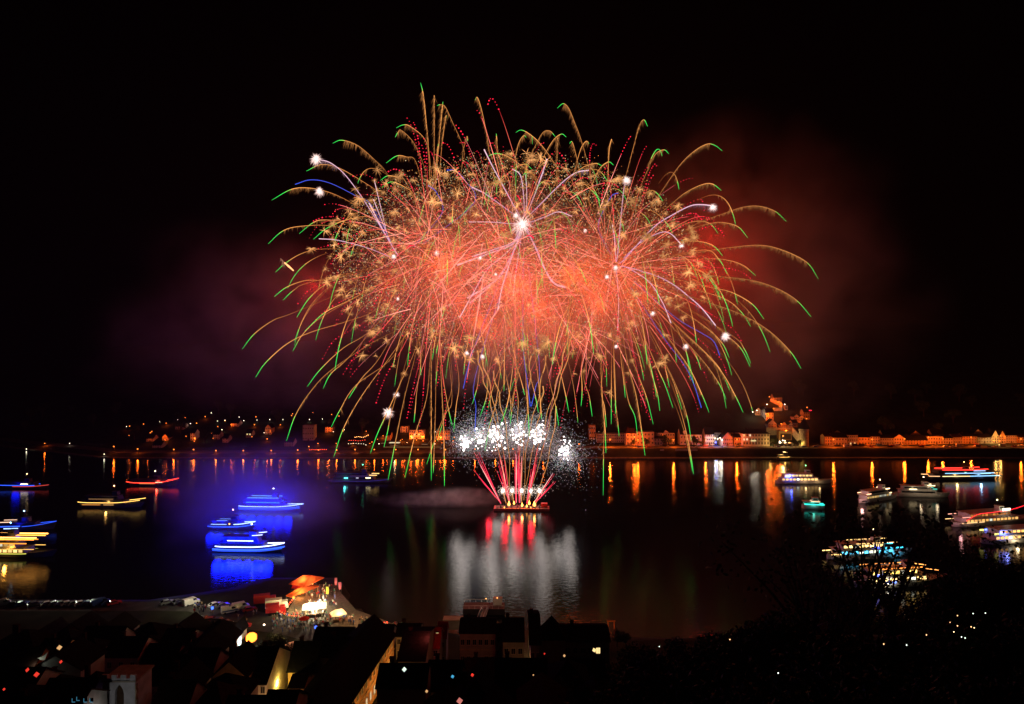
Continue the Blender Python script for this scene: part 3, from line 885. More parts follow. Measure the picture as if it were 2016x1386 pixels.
smoke('burst_smoke', 'orange lit smoke inside the great firework cloud', 1008, 555, YB, (135, 100, 80), 0.05, scale=6.0, lo=0.36, seed=3)
smoke('drift_smoke', 'dark red smoke drifting off past the hotel row', 1420, 560, YB + 60, (150, 100, 125), 0.04, scale=4.0, lo=0.3, seed=9)
smoke('low_smoke', 'purple smoke bank drifting low over the village', 560, 640, YB + 60, (150, 100, 80), 0.017, scale=4.0, lo=0.32, seed=17)
smoke('boat_smoke', 'blue lit smoke lying over the three blue boats', 505, 985, 350, (64, 74, 42), 0.022, scale=2.2, lo=0.1, seed=23)
smoke('crackle_smoke', 'pale smoke lit white within the crackle above the barge', 1025, 868, YB, (44, 20, 16), 0.02, scale=3.0, lo=0.3, seed=41)
smoke('barge_smoke', 'dim red smoke trailing from the firing barge over the water', 872, 982, YB - 4, (46, 14, 8.5), 0.11, scale=3.0, lo=0.25, seed=5)
FIRE = (1.0, 0.13, 0.03)
for u, v, dy, k, cfire in [(800, 470, 20, .7, (1, .12, .05)), (870, 520, -30, 1.2, (1, .088, .010)), (900, 590, 30, 1.1, (1, .088, .010)), (980, 470, 30, .7, (1, .088, .010)), (1010, 560, -30, 1.2, (1, .088, .010)), (1060, 610, 20, 1.1, (1, .088, .010)), (1130, 540, -20, 1.2, (1, .088, .010)), (1180, 600, 30, 1.1, (1, .088, .010)),
                           (1230, 520, 0, 1.0, (1, .088, .010)), (1260, 590, -30, .7, (1, .088, .010)), (760, 560, 0, .6, (1, .088, .010)), (950, 640, 0, .8, (1, .088, .010)), (1130, 670, 0, .7, (1, .088, .010))]:
    lamp_light(P(u, v, YB + dy), 36000 * k, cfire, 5.0, name='burst_light')
for u, v, dy in ((1400, 470, 10), (1400, 560, 30), (1370, 520, 70), (640, 500, 0), (620, 560, 60)):
    lamp_light(P(u, v, YB + dy), 24000, (1, .022, .012), 4.0, name='burst_light')  # extra red lights added among outer trails to redden the drifting smoke
lamp_light(P(565, 521, YB), 9000, (1, 0.45, 0.3), 1.0, name='flare_light')
# ---------------------------------------------------------------- far bank: houses, lamps, walls, trees, cars
PLASTER = {
    'cream': surf('cream_plaster', (0.55, 0.46, 0.34), 0.85, 0.2, 0.5), 'white': surf('white_plaster', (0.66, 0.62, 0.56), 0.85, 0.15, 0.5),
    'pink': surf('grey_pink_plaster', (0.36, 0.27, 0.26), 0.85, 0.2, 0.5), 'ochre': surf('ochre_plaster', (0.5, 0.33, 0.15), 0.85, 0.2, 0.5),
    'grey': surf('grey_plaster', (0.3, 0.29, 0.28), 0.85, 0.2, 0.5), 'stone': surf('rubble_stone', (0.3, 0.26, 0.2), 0.9, 0.4, 1.2, 0.4)}
SLATE = surf('dark_slate', (0.013, 0.013, 0.015), 0.9, 0.35, 1.5, 0.2, spec=0.0)
TILE = surf('dark_roof_tile', (0.03, 0.014, 0.011), 0.9, 0.35, 1.5, 0.2, spec=0.0)
FRAME = surf('window_frame_paint', (0.45, 0.43, 0.4), 0.5, 0.1, 2)
TRIM = surf('trim_stone', (0.4, 0.34, 0.27), 0.8, 0.2, 1)
LIT_Y = emit('lit_room_warm', (1.0, 0.72, 0.3), 1.3)
LIT_W = emit('lit_room_pale', (1.0, 0.88, 0.62), 1.2)


def window_mesh(name, glass):
    mb = MB()
    mb.box(-0.5, 0.5, -0.06, 0.05, 0, 1)
    mb.cur = 1
    for x0, x1, z0, z1 in ((-0.58, -0.48, -0.06, 1.06), (0.48, 0.58, -0.06, 1.06), (-0.48, 0.48, 0.97, 1.06), (-0.48, 0.48, -0.06, 0.03), (-0.03, 0.03, 0.03, 0.97)):
        mb.box(x0, x1, -0.13, 0.04, z0, z1)
    return mb.mesh(name, [glass, FRAME])


WIN = {'d': window_mesh('window', GLASS), 'y': window_mesh('window', LIT_Y), 'w': window_mesh('window', LIT_W)}


def house_at(o, w, d, h, kind='gable', rise=4.0, wall='cream', roof='tile', fl=2, cols=4, lit={}, base=0.0, eave=0.5, chim=1, dormers=0, win=(1.05, 1.6), arch=False):
    """parts of a house in local axes: front faces -y, origin at the middle of the front foot"""
    wm = PLASTER[wall]
    rm = SLATE if roof == 'slate' else TILE
    mb = MB()
    mb.box(-w / 2, w / 2, 0, d, -base, h)
    if kind == 'front_gable':
        mb.prism([(-w / 2, h), (w / 2, h), (0, h + rise)], 'y', 0, d)
    elif kind == 'gable':
        mb.prism([(0, h), (d, h), (d / 2, h + rise)], 'x', -w / 2, w / 2)
    elif kind == 'flat':
        mb.box(-w / 2 - .12, w / 2 + .12, -.12, d + .12, h, h + 0.5)
    mb.build('wall', wm, o)
    rf = MB()
    e, th = eave, 0.22
    if kind == 'gable':
        k = rise / (d / 2)
        for s, (a, b) in (('f', (-e, d / 2)), ('b', (d + e, d / 2))):
            za = h - k * e
            rf.prism([(a, za + .05), (b, h + rise + .05), (b, h + rise + th + .05), (a, za + th + .05)], 'x', -w / 2 - .3, w / 2 + .3)
    elif kind == 'front_gable':
        k = rise / (w / 2)
        for s in (-1, 1):
            rf.prism([(s * (w / 2 + e), h - k * e + .05), (0, h + rise + .05), (0, h + rise + th + .05), (s * (w / 2 + e), h - k * e + th + .05)], 'y', -.35, d + .3)
    elif kind in ('hip', 'pyramid', 'mansard'):
        x0, x1, y0, y1 = -w / 2 - e, w / 2 + e, -e, d + e
        if kind == 'pyramid':
            rx = ry = 0.02
        elif kind == 'mansard':
            rx, ry = w / 2 - 1.2, d / 2 - 1.2
        else:
            rx, ry = max(0.05, w / 2 - d / 2), 0.05
        cx, cyy = 0, d / 2
        rf.add([(x0, y0, h), (x1, y0, h), (x1, y1, h), (x0, y1, h), (cx - rx, cyy - ry, h + rise), (cx + rx, cyy - ry, h + rise), (cx + rx, cyy + ry, h + rise), (cx - rx, cyy + ry, h + rise),
                (x0, y0, h - .2), (x1, y0, h - .2), (x1, y1, h - .2), (x0, y1, h - .2)],
               [(0, 1, 5, 4), (1, 2, 6, 5), (2, 3, 7, 6), (3, 0, 4, 7), (4, 5, 6, 7), (8, 9, 1, 0), (9, 10, 2, 1), (10, 11, 3, 2), (11, 8, 0, 3), (11, 10, 9, 8)])
    ro = None
    if rf.v:
        ro = rf.build('roof', rm, o)
    for i in range(chim):
        cx = w * (-.28 + .5 * i)
        c = MB(); c.box(cx - .4, cx + .4, d * .5 + .3, d * .5 + 1.1, h + rise * .5, h + rise + 0.9); c.box(cx - .5, cx + .5, d * .5 + .2, d * .5 + 1.2, h + rise + 0.9, h + rise + 1.05)
        c.build('chimney', TILE, ro or o)
    ww, wh = win
    fh = h / fl
    for f in range(fl):
        for c in range(cols):
            x = -w / 2 + w * (c + .5) / cols
            if f == 0 and c == cols // 2 and cols > 2 and not arch:
                db = MB(); db.box(x - .6, x + .6, -.08, .06, 0, min(2.3, fh * .85)); db.build('door', WOOD, o)
                continue
            put('window', WIN[lit.get((f, c), 'd')], o, (x, 0, f * fh + fh * .28), 0, (min(ww, w / cols * .62), 1, min(wh, fh * .58)))
            if f == 0 and arch:
                a = MB(); a.lathe([(min(ww, w / cols * .62) * .5, -0.07), (min(ww, w / cols * .62) * .5, 0.05)], 12)
                ao = a.build('arch', GLASS, o, (x, 0, fh * .28 + min(wh, fh * .58))); ao.rotation_euler = (RD(90), 0, 0)
    if fl > 1:
        c = MB(); c.box(-w / 2 - .05, w / 2 + .05, -.12, 0.02, fh - .12, fh + .1); c.build('cornice', TRIM, o)
    for i in range(dormers):
        x = -w / 2 + w * (i + .5) / dormers
        dm = MB(); dm.box(x - .7, x + .7, .6, d * .4, h + .2, h + 1.7); dm.prism([(x - .9, h + 1.7), (x + .9, h + 1.7), (x, h + 2.5)], 'y', .45, d * .45)
        dm.build('dormer', rm, ro or o)
    return o


def house(label, u0, u1, ve, vb, Y, cat='house', group=None, name='house', rz=0.0, dep=9.0, **kw):
    a, b = P(u0, vb, Y), P(u1, vb, Y)
    z0 = a.z
    h = P(u0, ve, Y).z - z0
    o = thing(name, label, cat, ((a.x + b.x) / 2, Y, z0), rz, group)
    return house_at(o, (b.x - a.x), dep, h, base=4.0, **kw)


G1 = 'lit houses along the far riverside road'
house('tall orange lit house with overhanging mansard storey at the dark end of the row', 1233, 1252, 853, 876, 592, 'house', G1, kind='mansard', rise=4.6, wall='cream', fl=3, cols=3, dormers=3)
house('grey pink villa with raised parapet beside the tall mansard house', 1253, 1288, 851.5, 876, 590, 'villa', G1, kind='flat', wall='pink', fl=3, cols=5, chim=0, win=(1.3, 1.9))
house('low grey pink annex adjoining the parapet villa', 1288.3, 1304, 863, 876, 591, 'house', G1, kind='gable', rise=1.6, wall='pink', fl=2, cols=3, chim=0, dep=6)
o = house('orange lit house with small central pediment behind a dark tree', 1295, 1328, 852, 876, 600, 'house', G1, kind='hip', rise=2.2, wall='cream', roof='slate', fl=3, cols=7)
mb = MB(); mb.prism([(-2.6, 10.7), (2.6, 10.7), (0, 12.8)], 'y', -.15, 3); mb.build('pediment', PLASTER['cream'], o)
o = house('orange house under a huge dark roof with one round dormer', 1339, 1382, 854.5, 876, 596, 'house', G1, kind='gable', rise=5.0, wall='cream', roof='slate', fl=2, cols=7)
mb = MB(); mb.lathe([(1.5, -.2), (1.5, 1.0)], 14); q = mb.build('dormer', PLASTER['cream'], o, (-5.6, .4, 11.2)); q.rotation_euler = (RD(90), 0, 0)
house('bluish lit inn with balcony beside the white plaza lights', 1388, 1406, 854.5, 876, 594, 'inn', G1, kind='gable', rise=5.0, wall='white', roof='slate', fl=3, cols=5)
house('long orange building with a row of small top windows', 1407, 1459, 851, 874, 606, 'building', G1, kind='hip', rise=1.5, wall='cream', roof='slate', fl=3, cols=12, win=(.9, 1.3))
house('half timbered gable house in front of the long orange building', 1422, 1443, 862, 877, 588, 'house', G1, kind='front_gable', rise=4.8, wall='pink', roof='slate', fl=2, cols=5, lit={(0, 2): 'y'}, dep=11)
house('narrow orange house squeezed between gable house and hotel', 1445.5, 1461, 861, 877, 590, 'house', G1, kind='gable', rise=2.4, wall='ochre', roof='slate', fl=2, cols=3)
HOT_LIT = {(2, 0): 'y', (2, 2): 'w', (1, 0): 'w', (1, 1): 'w'}
o = house('long cream hotel with arched ground floor and lit balcony', 1462, 1515, 853.5, 877, 586, 'hotel', None, 'hotel', kind='hip', rise=3.4, wall='white', roof='slate', fl=3, cols=9, lit=HOT_LIT, arch=True, dep=12, win=(1.2, 1.8))
mb = MB(); mb.box(-4.6, -0.4, -1.1, -.02, 3.7, 3.95); mb.box(-4.6, -0.4, -1.1, -1.0, 3.95, 4.8); mb.build('balcony', emit('balcony_glow', (1, .8, .35), .9), o)  # balcony itself glows, standing in for lamplight on it
RIGHT = [(1624, 1638, 859.5, 2.0, 'ochre', 3, 'house with dull ochre front next to the round tower square'), (1639, 1668, 861, 3.6, 'cream', 5, 'cream house with bright arched shopfront under street lamp'), (1668.5, 1689, 856.5, 1.2, 'grey', 5, 'grey building with yellow lit ground floor strip'),
         (1690, 1713, 861, 1.6, 'ochre', 4, 'low dark terrace building with cafe lights'), (1713.5, 1732, 859.5, 1.5, 'cream', 4, 'bright narrow house right beneath a street lamp between dark roofs'), (1732.5, 1759, 862, 2.2, 'grey', 6, 'dim row house with many small windows'),
         (1760, 1780, 862, 3.2, 'cream', 4, 'house with small front gable beside a street lamp'), (1780.5, 1826, 866, 3.6, 'ochre', 8, 'long low house under a broad black roof'), (1826.5, 1857, 860.5, 1.3, 'cream', 6, 'flat looking cream house with three storeys'),
         (1857.5, 1876, 862.5, 1.8, 'white', 4, 'pale house with columns next to the flat cream house'), (1877, 1895, 861, 2, 'grey', 4, 'dark unlit house between two lit neighbours'), (1895.5, 1923, 859, 2.0, 'ochre', 5, 'deep orange house lit by the lamp before it'),
         (1925, 1952, 861, 2.4, 'grey', 5, 'dim house before the brightly lit gables'), (1953, 1966, 858, 5.0, 'cream', 3, 'brilliant yellow gable house with lamps at its door'), (1967, 1980, 859, 5.0, 'ochre', 3, 'second bright gable house, leaning against the yellow one'),
         (1980.5, 2002, 857, 1.6, 'grey', 5, 'plain grey block past the bright gables'), (2003, 2022, 860, 2.0, 'ochre', 4, 'house at the very edge of the lit row')]


def vbase(u):
    return 877.5 if u < 1640 else 877.5 - (u - 1640) / 376 * 6.0


for i, (u0, u1, ve, rise, wall, cols, label) in enumerate(RIGHT):
    vb = vbase((u0 + u1) / 2)
    Y = 592 + max(0, (u0 - 1640)) * 0.045
    house(label, u0, u1, ve, vb, Y, 'house', G1, kind='front_gable' if 'gable' in label and 'before' not in label and 'past' not in label else ('flat' if 'flat looking' in label else 'gable'), rise=rise, wall=wall, roof='slate' if i % 2 else 'tile', fl=3 if ve < 860 else 2, cols=cols, chim=i % 2,
          lit={(0, c): 'y' for c in range(1, 4)} if 'yellow lit' in label else {})
# dark second row of roofs behind
for i, (u0, u1, ve, label) in enumerate([(1634, 1662, 856, 'dim house with bright gable wall behind the arched shopfront'), (1738, 1775, 856, 'dark house in the second row with one orange dormer'), (1790, 1815, 857, 'dark second row house with crooked lit chimney wall'),
                                         (1835, 1860, 855, 'dark second row house with a tiny white lamp'), (1915, 1936, 854, 'dark second row house with one glowing gable')]):
    house(label, u0, u1, ve, 870, 616, 'house', 'dim second row houses', kind='front_gable' if i % 2 == 0 else 'gable', rise=4.2, wall='ochre', roof='slate', fl=2, cols=3)

# round town tower and square
tz = P(1582, 875.5, 588).z
o = thing('round_tower', 'round stone town tower with dark cone roof beside the bright square', 'tower', P(1582.5, 875.5, 588))
mb = MB(); mb.lathe([(4.15, -3), (4.0, 2), (3.9, 11.6), (4.2, 11.8), (4.2, 14.2)], 24); mb.build('wall', PLASTER['stone'], o)
mb = MB(); mb.lathe([(5.3, 13.9), (4.9, 14.6), (3.0, 18.0), (1.2, 21.2), (0.05, 22.6)], 24); mb.build('roof', SLATE, o)
for a in (-110, -85, -60):
    put('window', WIN['d'], o, (4.2 * math.cos(RD(a)), 4.2 * math.sin(RD(a)), 12.2), RD(a + 90), (.6, 1, .9))
for a, z in ((-105, 6.5), (-75, 3.5)):
    put('window', WIN['d'], o, (3.96 * math.cos(RD(a)), 3.96 * math.sin(RD(a)), z), RD(a + 90), (.6, 1, 1.1))


def wall_run(label, name, a, b, h, th, mat, cat='wall'):
    o = thing(name, label, cat, (a[0], a[1], a[2]))
    d = Vector((b[0] - a[0], b[1] - a[1], 0)); L = d.length
    M = Matrix.Rotation(math.atan2(d.y, d.x), 4, 'Z')
    z1 = b[2] - a[2]
    mb = MB(); vs = [M @ Vector(p) for p in ((0, 0, -4), (L, 0, z1 - 4), (L, th, z1 - 4), (0, th, -4), (0, 0, h), (L, 0, h + z1), (L, th, h + z1), (0, th, h))]
    mb.add(vs, [(0, 3, 2, 1), (4, 5, 6, 7), (0, 1, 5, 4), (1, 2, 6, 5), (2, 3, 7, 6), (3, 0, 4, 7)]); mb.build('masonry', mat, o)
    mb = MB(); vs = [M @ Vector(p) for p in ((0, -.12, h + .003), (L, -.12, h + z1 + .003), (L, th + .12, h + z1 + .003), (0, th + .12, h + .003), (0, -.12, h + .3), (L, -.12, h + z1 + .3), (L, th + .12, h + z1 + .3), (0, th + .12, h + .3))]
    mb.add(vs, [(0, 3, 2, 1), (4, 5, 6, 7), (0, 1, 5, 4), (1, 2, 6, 5), (2, 3, 7, 6), (3, 0, 4, 7)]); mb.build('coping', PALE, o)
    return o


wall_run('long orange lit retaining wall above the square with the tower', 'retaining_wall', P(1509, 848, 618), P(1561, 848, 618), 2.6, .8, PLASTER['stone'])
wall_run('ramp wall slanting down from the retaining wall to the tower', 'ramp_wall', P(1560, 848, 610), P(1579, 871, 594), 3.2, .7, PLASTER['cream'])
o = thing('gateway_building', 'orange framed flat gateway hall at the back of the bright square', 'building', P(1546, 866, 612))
w2 = 12.5 / F * 612
mb = MB(); mb.box(-w2, w2, 0, 5, -4, 7.4); mb.build('wall', PLASTER['ochre'], o)
mb = MB(); mb.box(-w2 + 1.4, w2 - .6, -.08, .1, 0.2, 5.6); mb.build('shutter', WOOD, o)
mb = MB(); mb.box(-w2 - .3, w2 + .3, -.5, 5.3, 7.403, 7.9); mb.build('roof', PALE, o)

# hillside village above the square
def far_ground(u, v):
    """first point of the far terrain behind a photo pixel"""
    Y = 560.0
    while Y < 1300:
        p = P(u, v, Y)
        if far_z(p.x, Y) >= p.z:
            return p
        Y += 1.0
    return P(u, v, 900)


def FG(u, v):
    return P(u, v, far_ground(u, v).y - 1.5)


HV = [(1487, 1499, 808, 815, 668, 'small gable house beside two white lamps at the slope edge', 'front_gable', 'ochre'), (1501, 1512, 806, 818, 660, 'pale front gable house on the slope under the road bend', 'front_gable', 'pink'), (1508, 1523, 812, 826, 652, 'bright orange house lit by a lamp at its corner', 'gable', 'cream'),
      (1512, 1529, 834, 843, 634, 'broad shadowed gable house above the retaining wall', 'front_gable', 'pink'), (1538, 1549, 836, 843, 630, 'steep slim gable house right of a street lamp on the wall', 'front_gable', 'ochre'), (1553, 1561, 836, 846, 628, 'steep slim gable house nearest the tower roof', 'front_gable', 'cream'),
      (1563, 1573, 820, 829, 650, 'dim twin gable house above the tower', 'front_gable', 'pink'), (1573, 1583, 822, 829.5, 648, 'glowing gable house above the tower', 'front_gable', 'cream'), (1582, 1594, 811, 823, 660, 'house with red sign on the upper slope', 'gable', 'ochre'),
      (1523, 1540, 782, 790, 700, 'topmost dim house above the lit road bend', 'gable', 'pink'), (1545, 1551, 798, 805, 690, 'small dim house beside the lit road bend', 'gable', 'pink'), (1560, 1570, 832, 838, 630, 'tiny shed between the slim gable and the tower', 'gable', 'ochre')]
for u0, u1, ve, vb, Y, label, kind, wl in HV:
    label = label.replace('right of', 'past')
    Y = far_ground((u0 + u1) / 2, vb).y - 3
    house(label, u0, u1, ve, vb, Y, 'house', 'hillside village houses', kind=kind, rise=(u1 - u0) * .22, wall=wl, roof='slate', fl=2, cols=3, chim=0, dep=8)
wall_run('upper lit wall of the hillside road bend', 'road_wall', FG(1516, 790), FG(1533, 797), 3.2, .6, PLASTER['cream'])
wall_run('steep lit wall joining the hillside road bend', 'road_wall', FG(1533, 800), FG(1539, 805), 5.5, .6, PLASTER['cream'])
wall_run('lower lit wall of the hillside road bend', 'road_wall', FG(1524, 808), FG(1540, 808), 2.4, .6, PLASTER['cream'])
o = thing('neon_sign', 'red neon script sign on the upper slope by a bright lamp', 'sign', P(1593, 808, far_ground(1593, 816).y))
mb = MB(); mb.tube([(i * .45 - 2.2, 0, .35 * math.sin(i * 1.7)) for i in range(11)], .16, 5); mb.build('neon_tube', emit('red_neon', (1, .02, .05), 5), o)
mb = MB(); mb.box(-2.5, 2.5, .2, .3, -.7, .7); mb.box(-.1, .1, .2, .35, -6, -.7); mb.build('backboard', METAL, o)

# passenger train waiting on the embankment: a dim orange window band
for i, (u0, u1, v) in enumerate([(1329, 1334, 841), (1340, 1385, 841.5), (1390, 1442, 842), (1632, 1652, 845), (1679, 1688, 846), (1736, 1740, 846), (1748, 1782, 846), (1808, 1826, 846)]):
    Y = 640
    a, b = P(u0, v, Y), P(u1, v, Y)
    o = thing('railway_carriage', 'railway carriage with dim orange window band ' + ['short end piece over the domed house', 'long, over the big dark roof', 'long, over the inn and plaza', 'over the arched shopfront', 'short, over the grey building', 'stub before the longest gap', 'over the broad black roof', 'over the flat cream house'][i], 'train', (a.x, Y, a.z), 0, 'train on the embankment')
    w = b.x - a.x
    mb = MB(); mb.prism([(0, -2.2), (2.6, -2.2), (2.6, 1.0), (2.2, 1.5), (.4, 1.5), (0, 1.0)], 'x', 0, w); mb.build('carriage_body', METAL, o)
    mb = MB(); mb.box(.4, w - .4, -.05, .02, -.1, .55); mb.build('window_band', emit('train_light', (1, .2, .05), .42), o)
    mb = MB(); mb.box(.2, w - .2, .3, 2.3, -6.5, -2.25); mb.build('undercarriage', STONE, o)

# quay barriers on the embankment slope
for i, (u0, u1, v) in enumerate([(1299, 1307, 886), (1329, 1373, 886), (1840, 1860, 884)]):
    a, b = P(u0, v, 570), P(u1, v, 570)
    o = thing('quay_panel', ['short pale panel on the dark quay slope', 'long pale panel rail on the dark quay slope', 'faint panel low on the dark slope near the last boats'][i], 'panel', (a.x, 569, a.z))
    mb = MB(); mb.box(0, b.x - a.x, 0, .25, -.5, 1.0); mb.build('board', PALE, o)
    mb = MB(); [mb.box(x, x + .2, .26, .5, -2.5, .8) for x in (0.3, (b.x - a.x) / 2, b.x - a.x - .6)]; mb.build('post', METAL, o)

# street lamps: pole, arm, glowing head and its light
HEAD_O = emit('sodium_lamp', (1.0, 0.2, 0.02), 5, False)
HEAD_W = emit('white_lamp', (1.0, 0.8, 0.55), 8, False)


def lamp_meshes(hgt):
    p = MB(); p.tube([(0, 0, 0), (0, 0, hgt * .6), (0, 0, hgt)], [.11, .08, .06], 6); pole = p.mesh('pole', METAL)
    a = MB(); a.tube([(0, 0, hgt), (0, -.35, hgt + .25), (0, -.9, hgt + .28)], .05, 5); arm = a.mesh('arm', METAL)
    hd = MB(); hd.ball((0, -1.0, hgt + .12), .42, 8, 5, None, (1, 1.1, .8))
    return pole, arm, hd


POLES = {}


def street_lamp(label, u, v, Y, watts, hgt=6.0, white=False, group='street lamps of the far bank', headr=1.0, col=None, beam=True):
    headr *= 1.15
    p = P(u, v, Y)
    if hgt not in POLES:
        pole, arm, hd = lamp_meshes(hgt)
        POLES[hgt] = (pole, arm, hd.mesh('lamp_head', HEAD_O), hd.mesh('lamp_head', HEAD_W))
    ms = POLES[hgt]
    o = thing('street_lamp', label, 'street lamp', (p.x, Y + 1, p.z - hgt - .12), 0, group)
    put('pole', ms[0], o); put('arm', ms[1], o)
    h = put('lamp_head', ms[3 if white else 2], o)
    if headr != 1:
        h.location = (0, -1.0 * (1 - headr), (hgt + .12) * (1 - headr)); h.scale = (headr,) * 3
    if watts:
        lamp_light((0, -1.0, hgt - .4), watts, col or ((1, .85, .65) if white else SODIUM), .45, o)
    return o


WHERE = ['at the dim end of the embankment', 'before the tall mansard house', 'beside the grey pink villa', 'beside the dark tree and pediment house', 'before the bluish inn', 'before the narrow orange house', 'before the round tower square houses', 'before the bright narrow house',
         'beside the small gable house', 'before the flat cream house', 'beside the pale columned house', 'before the deep orange house', 'at the edge of the lit row']
for (u, v), wh in zip([(1201, 865), (1249, 860), (1256, 865.5), (1326, 865.6), (1389.5, 866), (1451, 865), (1641, 865), (1717, 865), (1781, 864), (1828, 861), (1856, 863), (1912, 861), (2010, 864)], WHERE):
    street_lamp('orange street lamp ' + wh, u, v, 580 + max(0, u - 1640) * .045, 12500)
street_lamp('yellow lamp mast over the crowd in the bright square', 1542, 858, 590, 15000, 7.5, False, col=(1, .6, .18), headr=1.3)
for u, v, wh in [(1961, 860, 'high on the yellow gable'), (1970, 858, 'high between the bright gables'), (1957, 867.5, 'low by the yellow gable door'), (1968, 868, 'low by the second bright gable')]:
    street_lamp('wall lamp ' + wh, u, v, 598, 2500, 4.0, col=(1, .5, .12))
for i, (u, v) in enumerate([(1408, 863), (1413, 864), (1418, 862), (1421, 866)]):
    street_lamp('white plaza lamp ' + ['beside the inn corner', 'in the plaza middle', 'nearest the half timbered gable', 'lowest of the plaza cluster'][i], u, v, 588, 1500, 4.5, True)
for i, (u, v) in enumerate([(1535, 869), (1541, 867), (1545, 867.5)]):
    street_lamp('white stall lamp in the bright square ' + ['nearest the hotel', 'under the lamp mast', 'nearest the tower'][i], u, v, 590, 500, 3.0, True)
for i, (u, v, Y, w) in enumerate([(1515, 781, 704, 2600), (1532, 792, 692, 3400), (1523, 804, 676, 2800), (1512, 815, 654, 2600), (1482, 811, 668, 500), (1490, 808, 666, 500), (1538, 834, 632, 1600), (1548, 847, 612, 2600), (1588, 824, 648, 1500), (1589, 802, 658, 1500), (1510, 796, 690, 150), (1545, 796, 690, 150)]):
    Y = far_ground(u, v + 11).y - 6
    street_lamp('lamp on the hillside ' + ['at the very top of the road bend', 'inside the road bend', 'below the road bend wall', 'at the bright orange house corner', 'pale, outermost on the slope', 'pale, by the slope edge gable', 'between the shadowed gable and the slim gable', 'on the retaining wall',
                                          'by the glowing gable over the tower', 'brightest, over the red neon sign', 'small white, beside the bend houses', 'small white, beyond the bend'][i], u, v, Y, w * 2.8, 5.0, i in (4, 5, 10, 11), 'hillside lamps')
for u, v, Y, w, cc in [(1577, 872, 583, 3200, (1, .6, .12)), (1518, 871, 580, 1400, (1, .55, .12))]:
    o = thing('floodlight', 'ground floodlight aimed at the round tower' if u > 1550 else 'ground floodlight aimed at the hotel corner', 'floodlight', P(u, v, Y))
    mb = MB(); mb.box(-.3, .3, -.2, .2, -.6, 0); mb.tube([(0, 0, -2), (0, 0, -.6)], .08, 5); mb.build('housing', METAL, o)
    mb = MB(); mb.box(-.24, .24, .201, .24, -.5, -.1); mb.build('lens', emit('flood_lens', (1, .7, .3), 12, False), o)
    lamp_light((0, .8, .1), w, cc, .3, o)
o = thing('beam_projector', 'blue show projector glowing on the plaza by the inn', 'projector', P(1409, 873, 586))
mb = MB(); mb.lathe([(.5, -1), (.5, .2), (.35, .5)], 10); mb.build('housing', METAL, o)
mb = MB(); mb.ball((0, 0, .8), .5, 8, 6, None, (1, 1, 2.4)); mb.build('lens', emit('blue_projector', (.12, .15, 1), 6, False), o)
lamp_light((0, -1.2, 1.2), 2500, (.15, .2, 1), .4, o)

# village on the left, mostly dark under blue smoke
QL = [(224, 879), (271, 884), (342, 885), (381, 885), (425, 887), (479, 887), (534, 887), (586, 886), (627, 886), (663, 886), (699, 885), (737, 885), (779, 885), (823, 885), (877, 885), (935, 884), (975, 884), (1010, 884), (1070, 878), (1140, 874)]
QW = ['far out at the dark bend', 'before a dim barn', 'beside the pale stone mooring', 'beside two white deck lights', 'with a bright red halo over the quay', 'behind the upper blue boat', 'faint, behind the blue boats', 'by the red fairy lights', 'above the start of the red fairy lights', 'under the red hillside house',
      'below the stairway lights', 'beside the stage canopy', 'under the stage canopy', 'below the big orange villa', 'below the dim orange block', 'behind the white crackle, villa side', 'behind the brightest white crackle', 'right behind the red comets', 'behind the gold comet tails', 'behind the lowest white crackle']
for (u, v), wh in zip(QL, QW):
    wh = wh.replace('right behind', 'straight behind')
    street_lamp('orange quay lamp ' + wh, u, v, 572 + (max(0, -330 - (u - 1008) / F * 575) * .5), 1700, 3.3, False, 'quay lamps of the village')


HL = [(255, 839, 0), (327, 833, 0), (350, 826, 1), (362, 832, 1), (404, 820, 0), (455, 836, 0), (325, 866, 0), (384, 862, 0), (403, 864, 1), (444, 863, 0), (437, 846, 1), (501, 836, 0), (552, 836, 0), (489, 846, 1), (526, 864, 0), (626, 873, 0), (608, 879, 0), (428, 829, 1), (480, 828, 1), (506, 827, 1), (531, 826, 1), (557, 826, 1),
      (609, 826, 1), (635, 825, 1), (647, 840, 0), (662, 873, 0), (695, 873, 0), (728, 873, 0), (792, 865, 0), (820, 866, 0), (857, 868, 0), (892, 868, 0), (809, 859, 0), (832, 859, 0), (867, 861, 0), (754, 858, 0), (721, 849, 0), (829, 847, 0), (137, 873, 1), (88, 873, 0), (52, 884, 1), (205, 894, 1), (375, 834, 1), (520, 852, 1), (678, 846, 1)]
HL += [(R.uniform(240, 700), R.uniform(812, 872), R.random() < .25) for _ in range(34)] + [(R.uniform(700, 900), R.uniform(845, 876), R.random() < .4) for _ in range(14)]
for i, (u, v, wt) in enumerate(HL):
    g = far_ground(u, v + 5)
    street_lamp(('small white' if wt else 'orange') + ' lamp scattered over the dark village slope', u, v, g.y - 1, (0 if i > 44 else 90 if wt else (3000 if u > 740 else 1100)), 3.4, bool(wt), 'lamps scattered over the village slope', R.uniform(.4, .7) if wt else R.uniform(.55, .9))
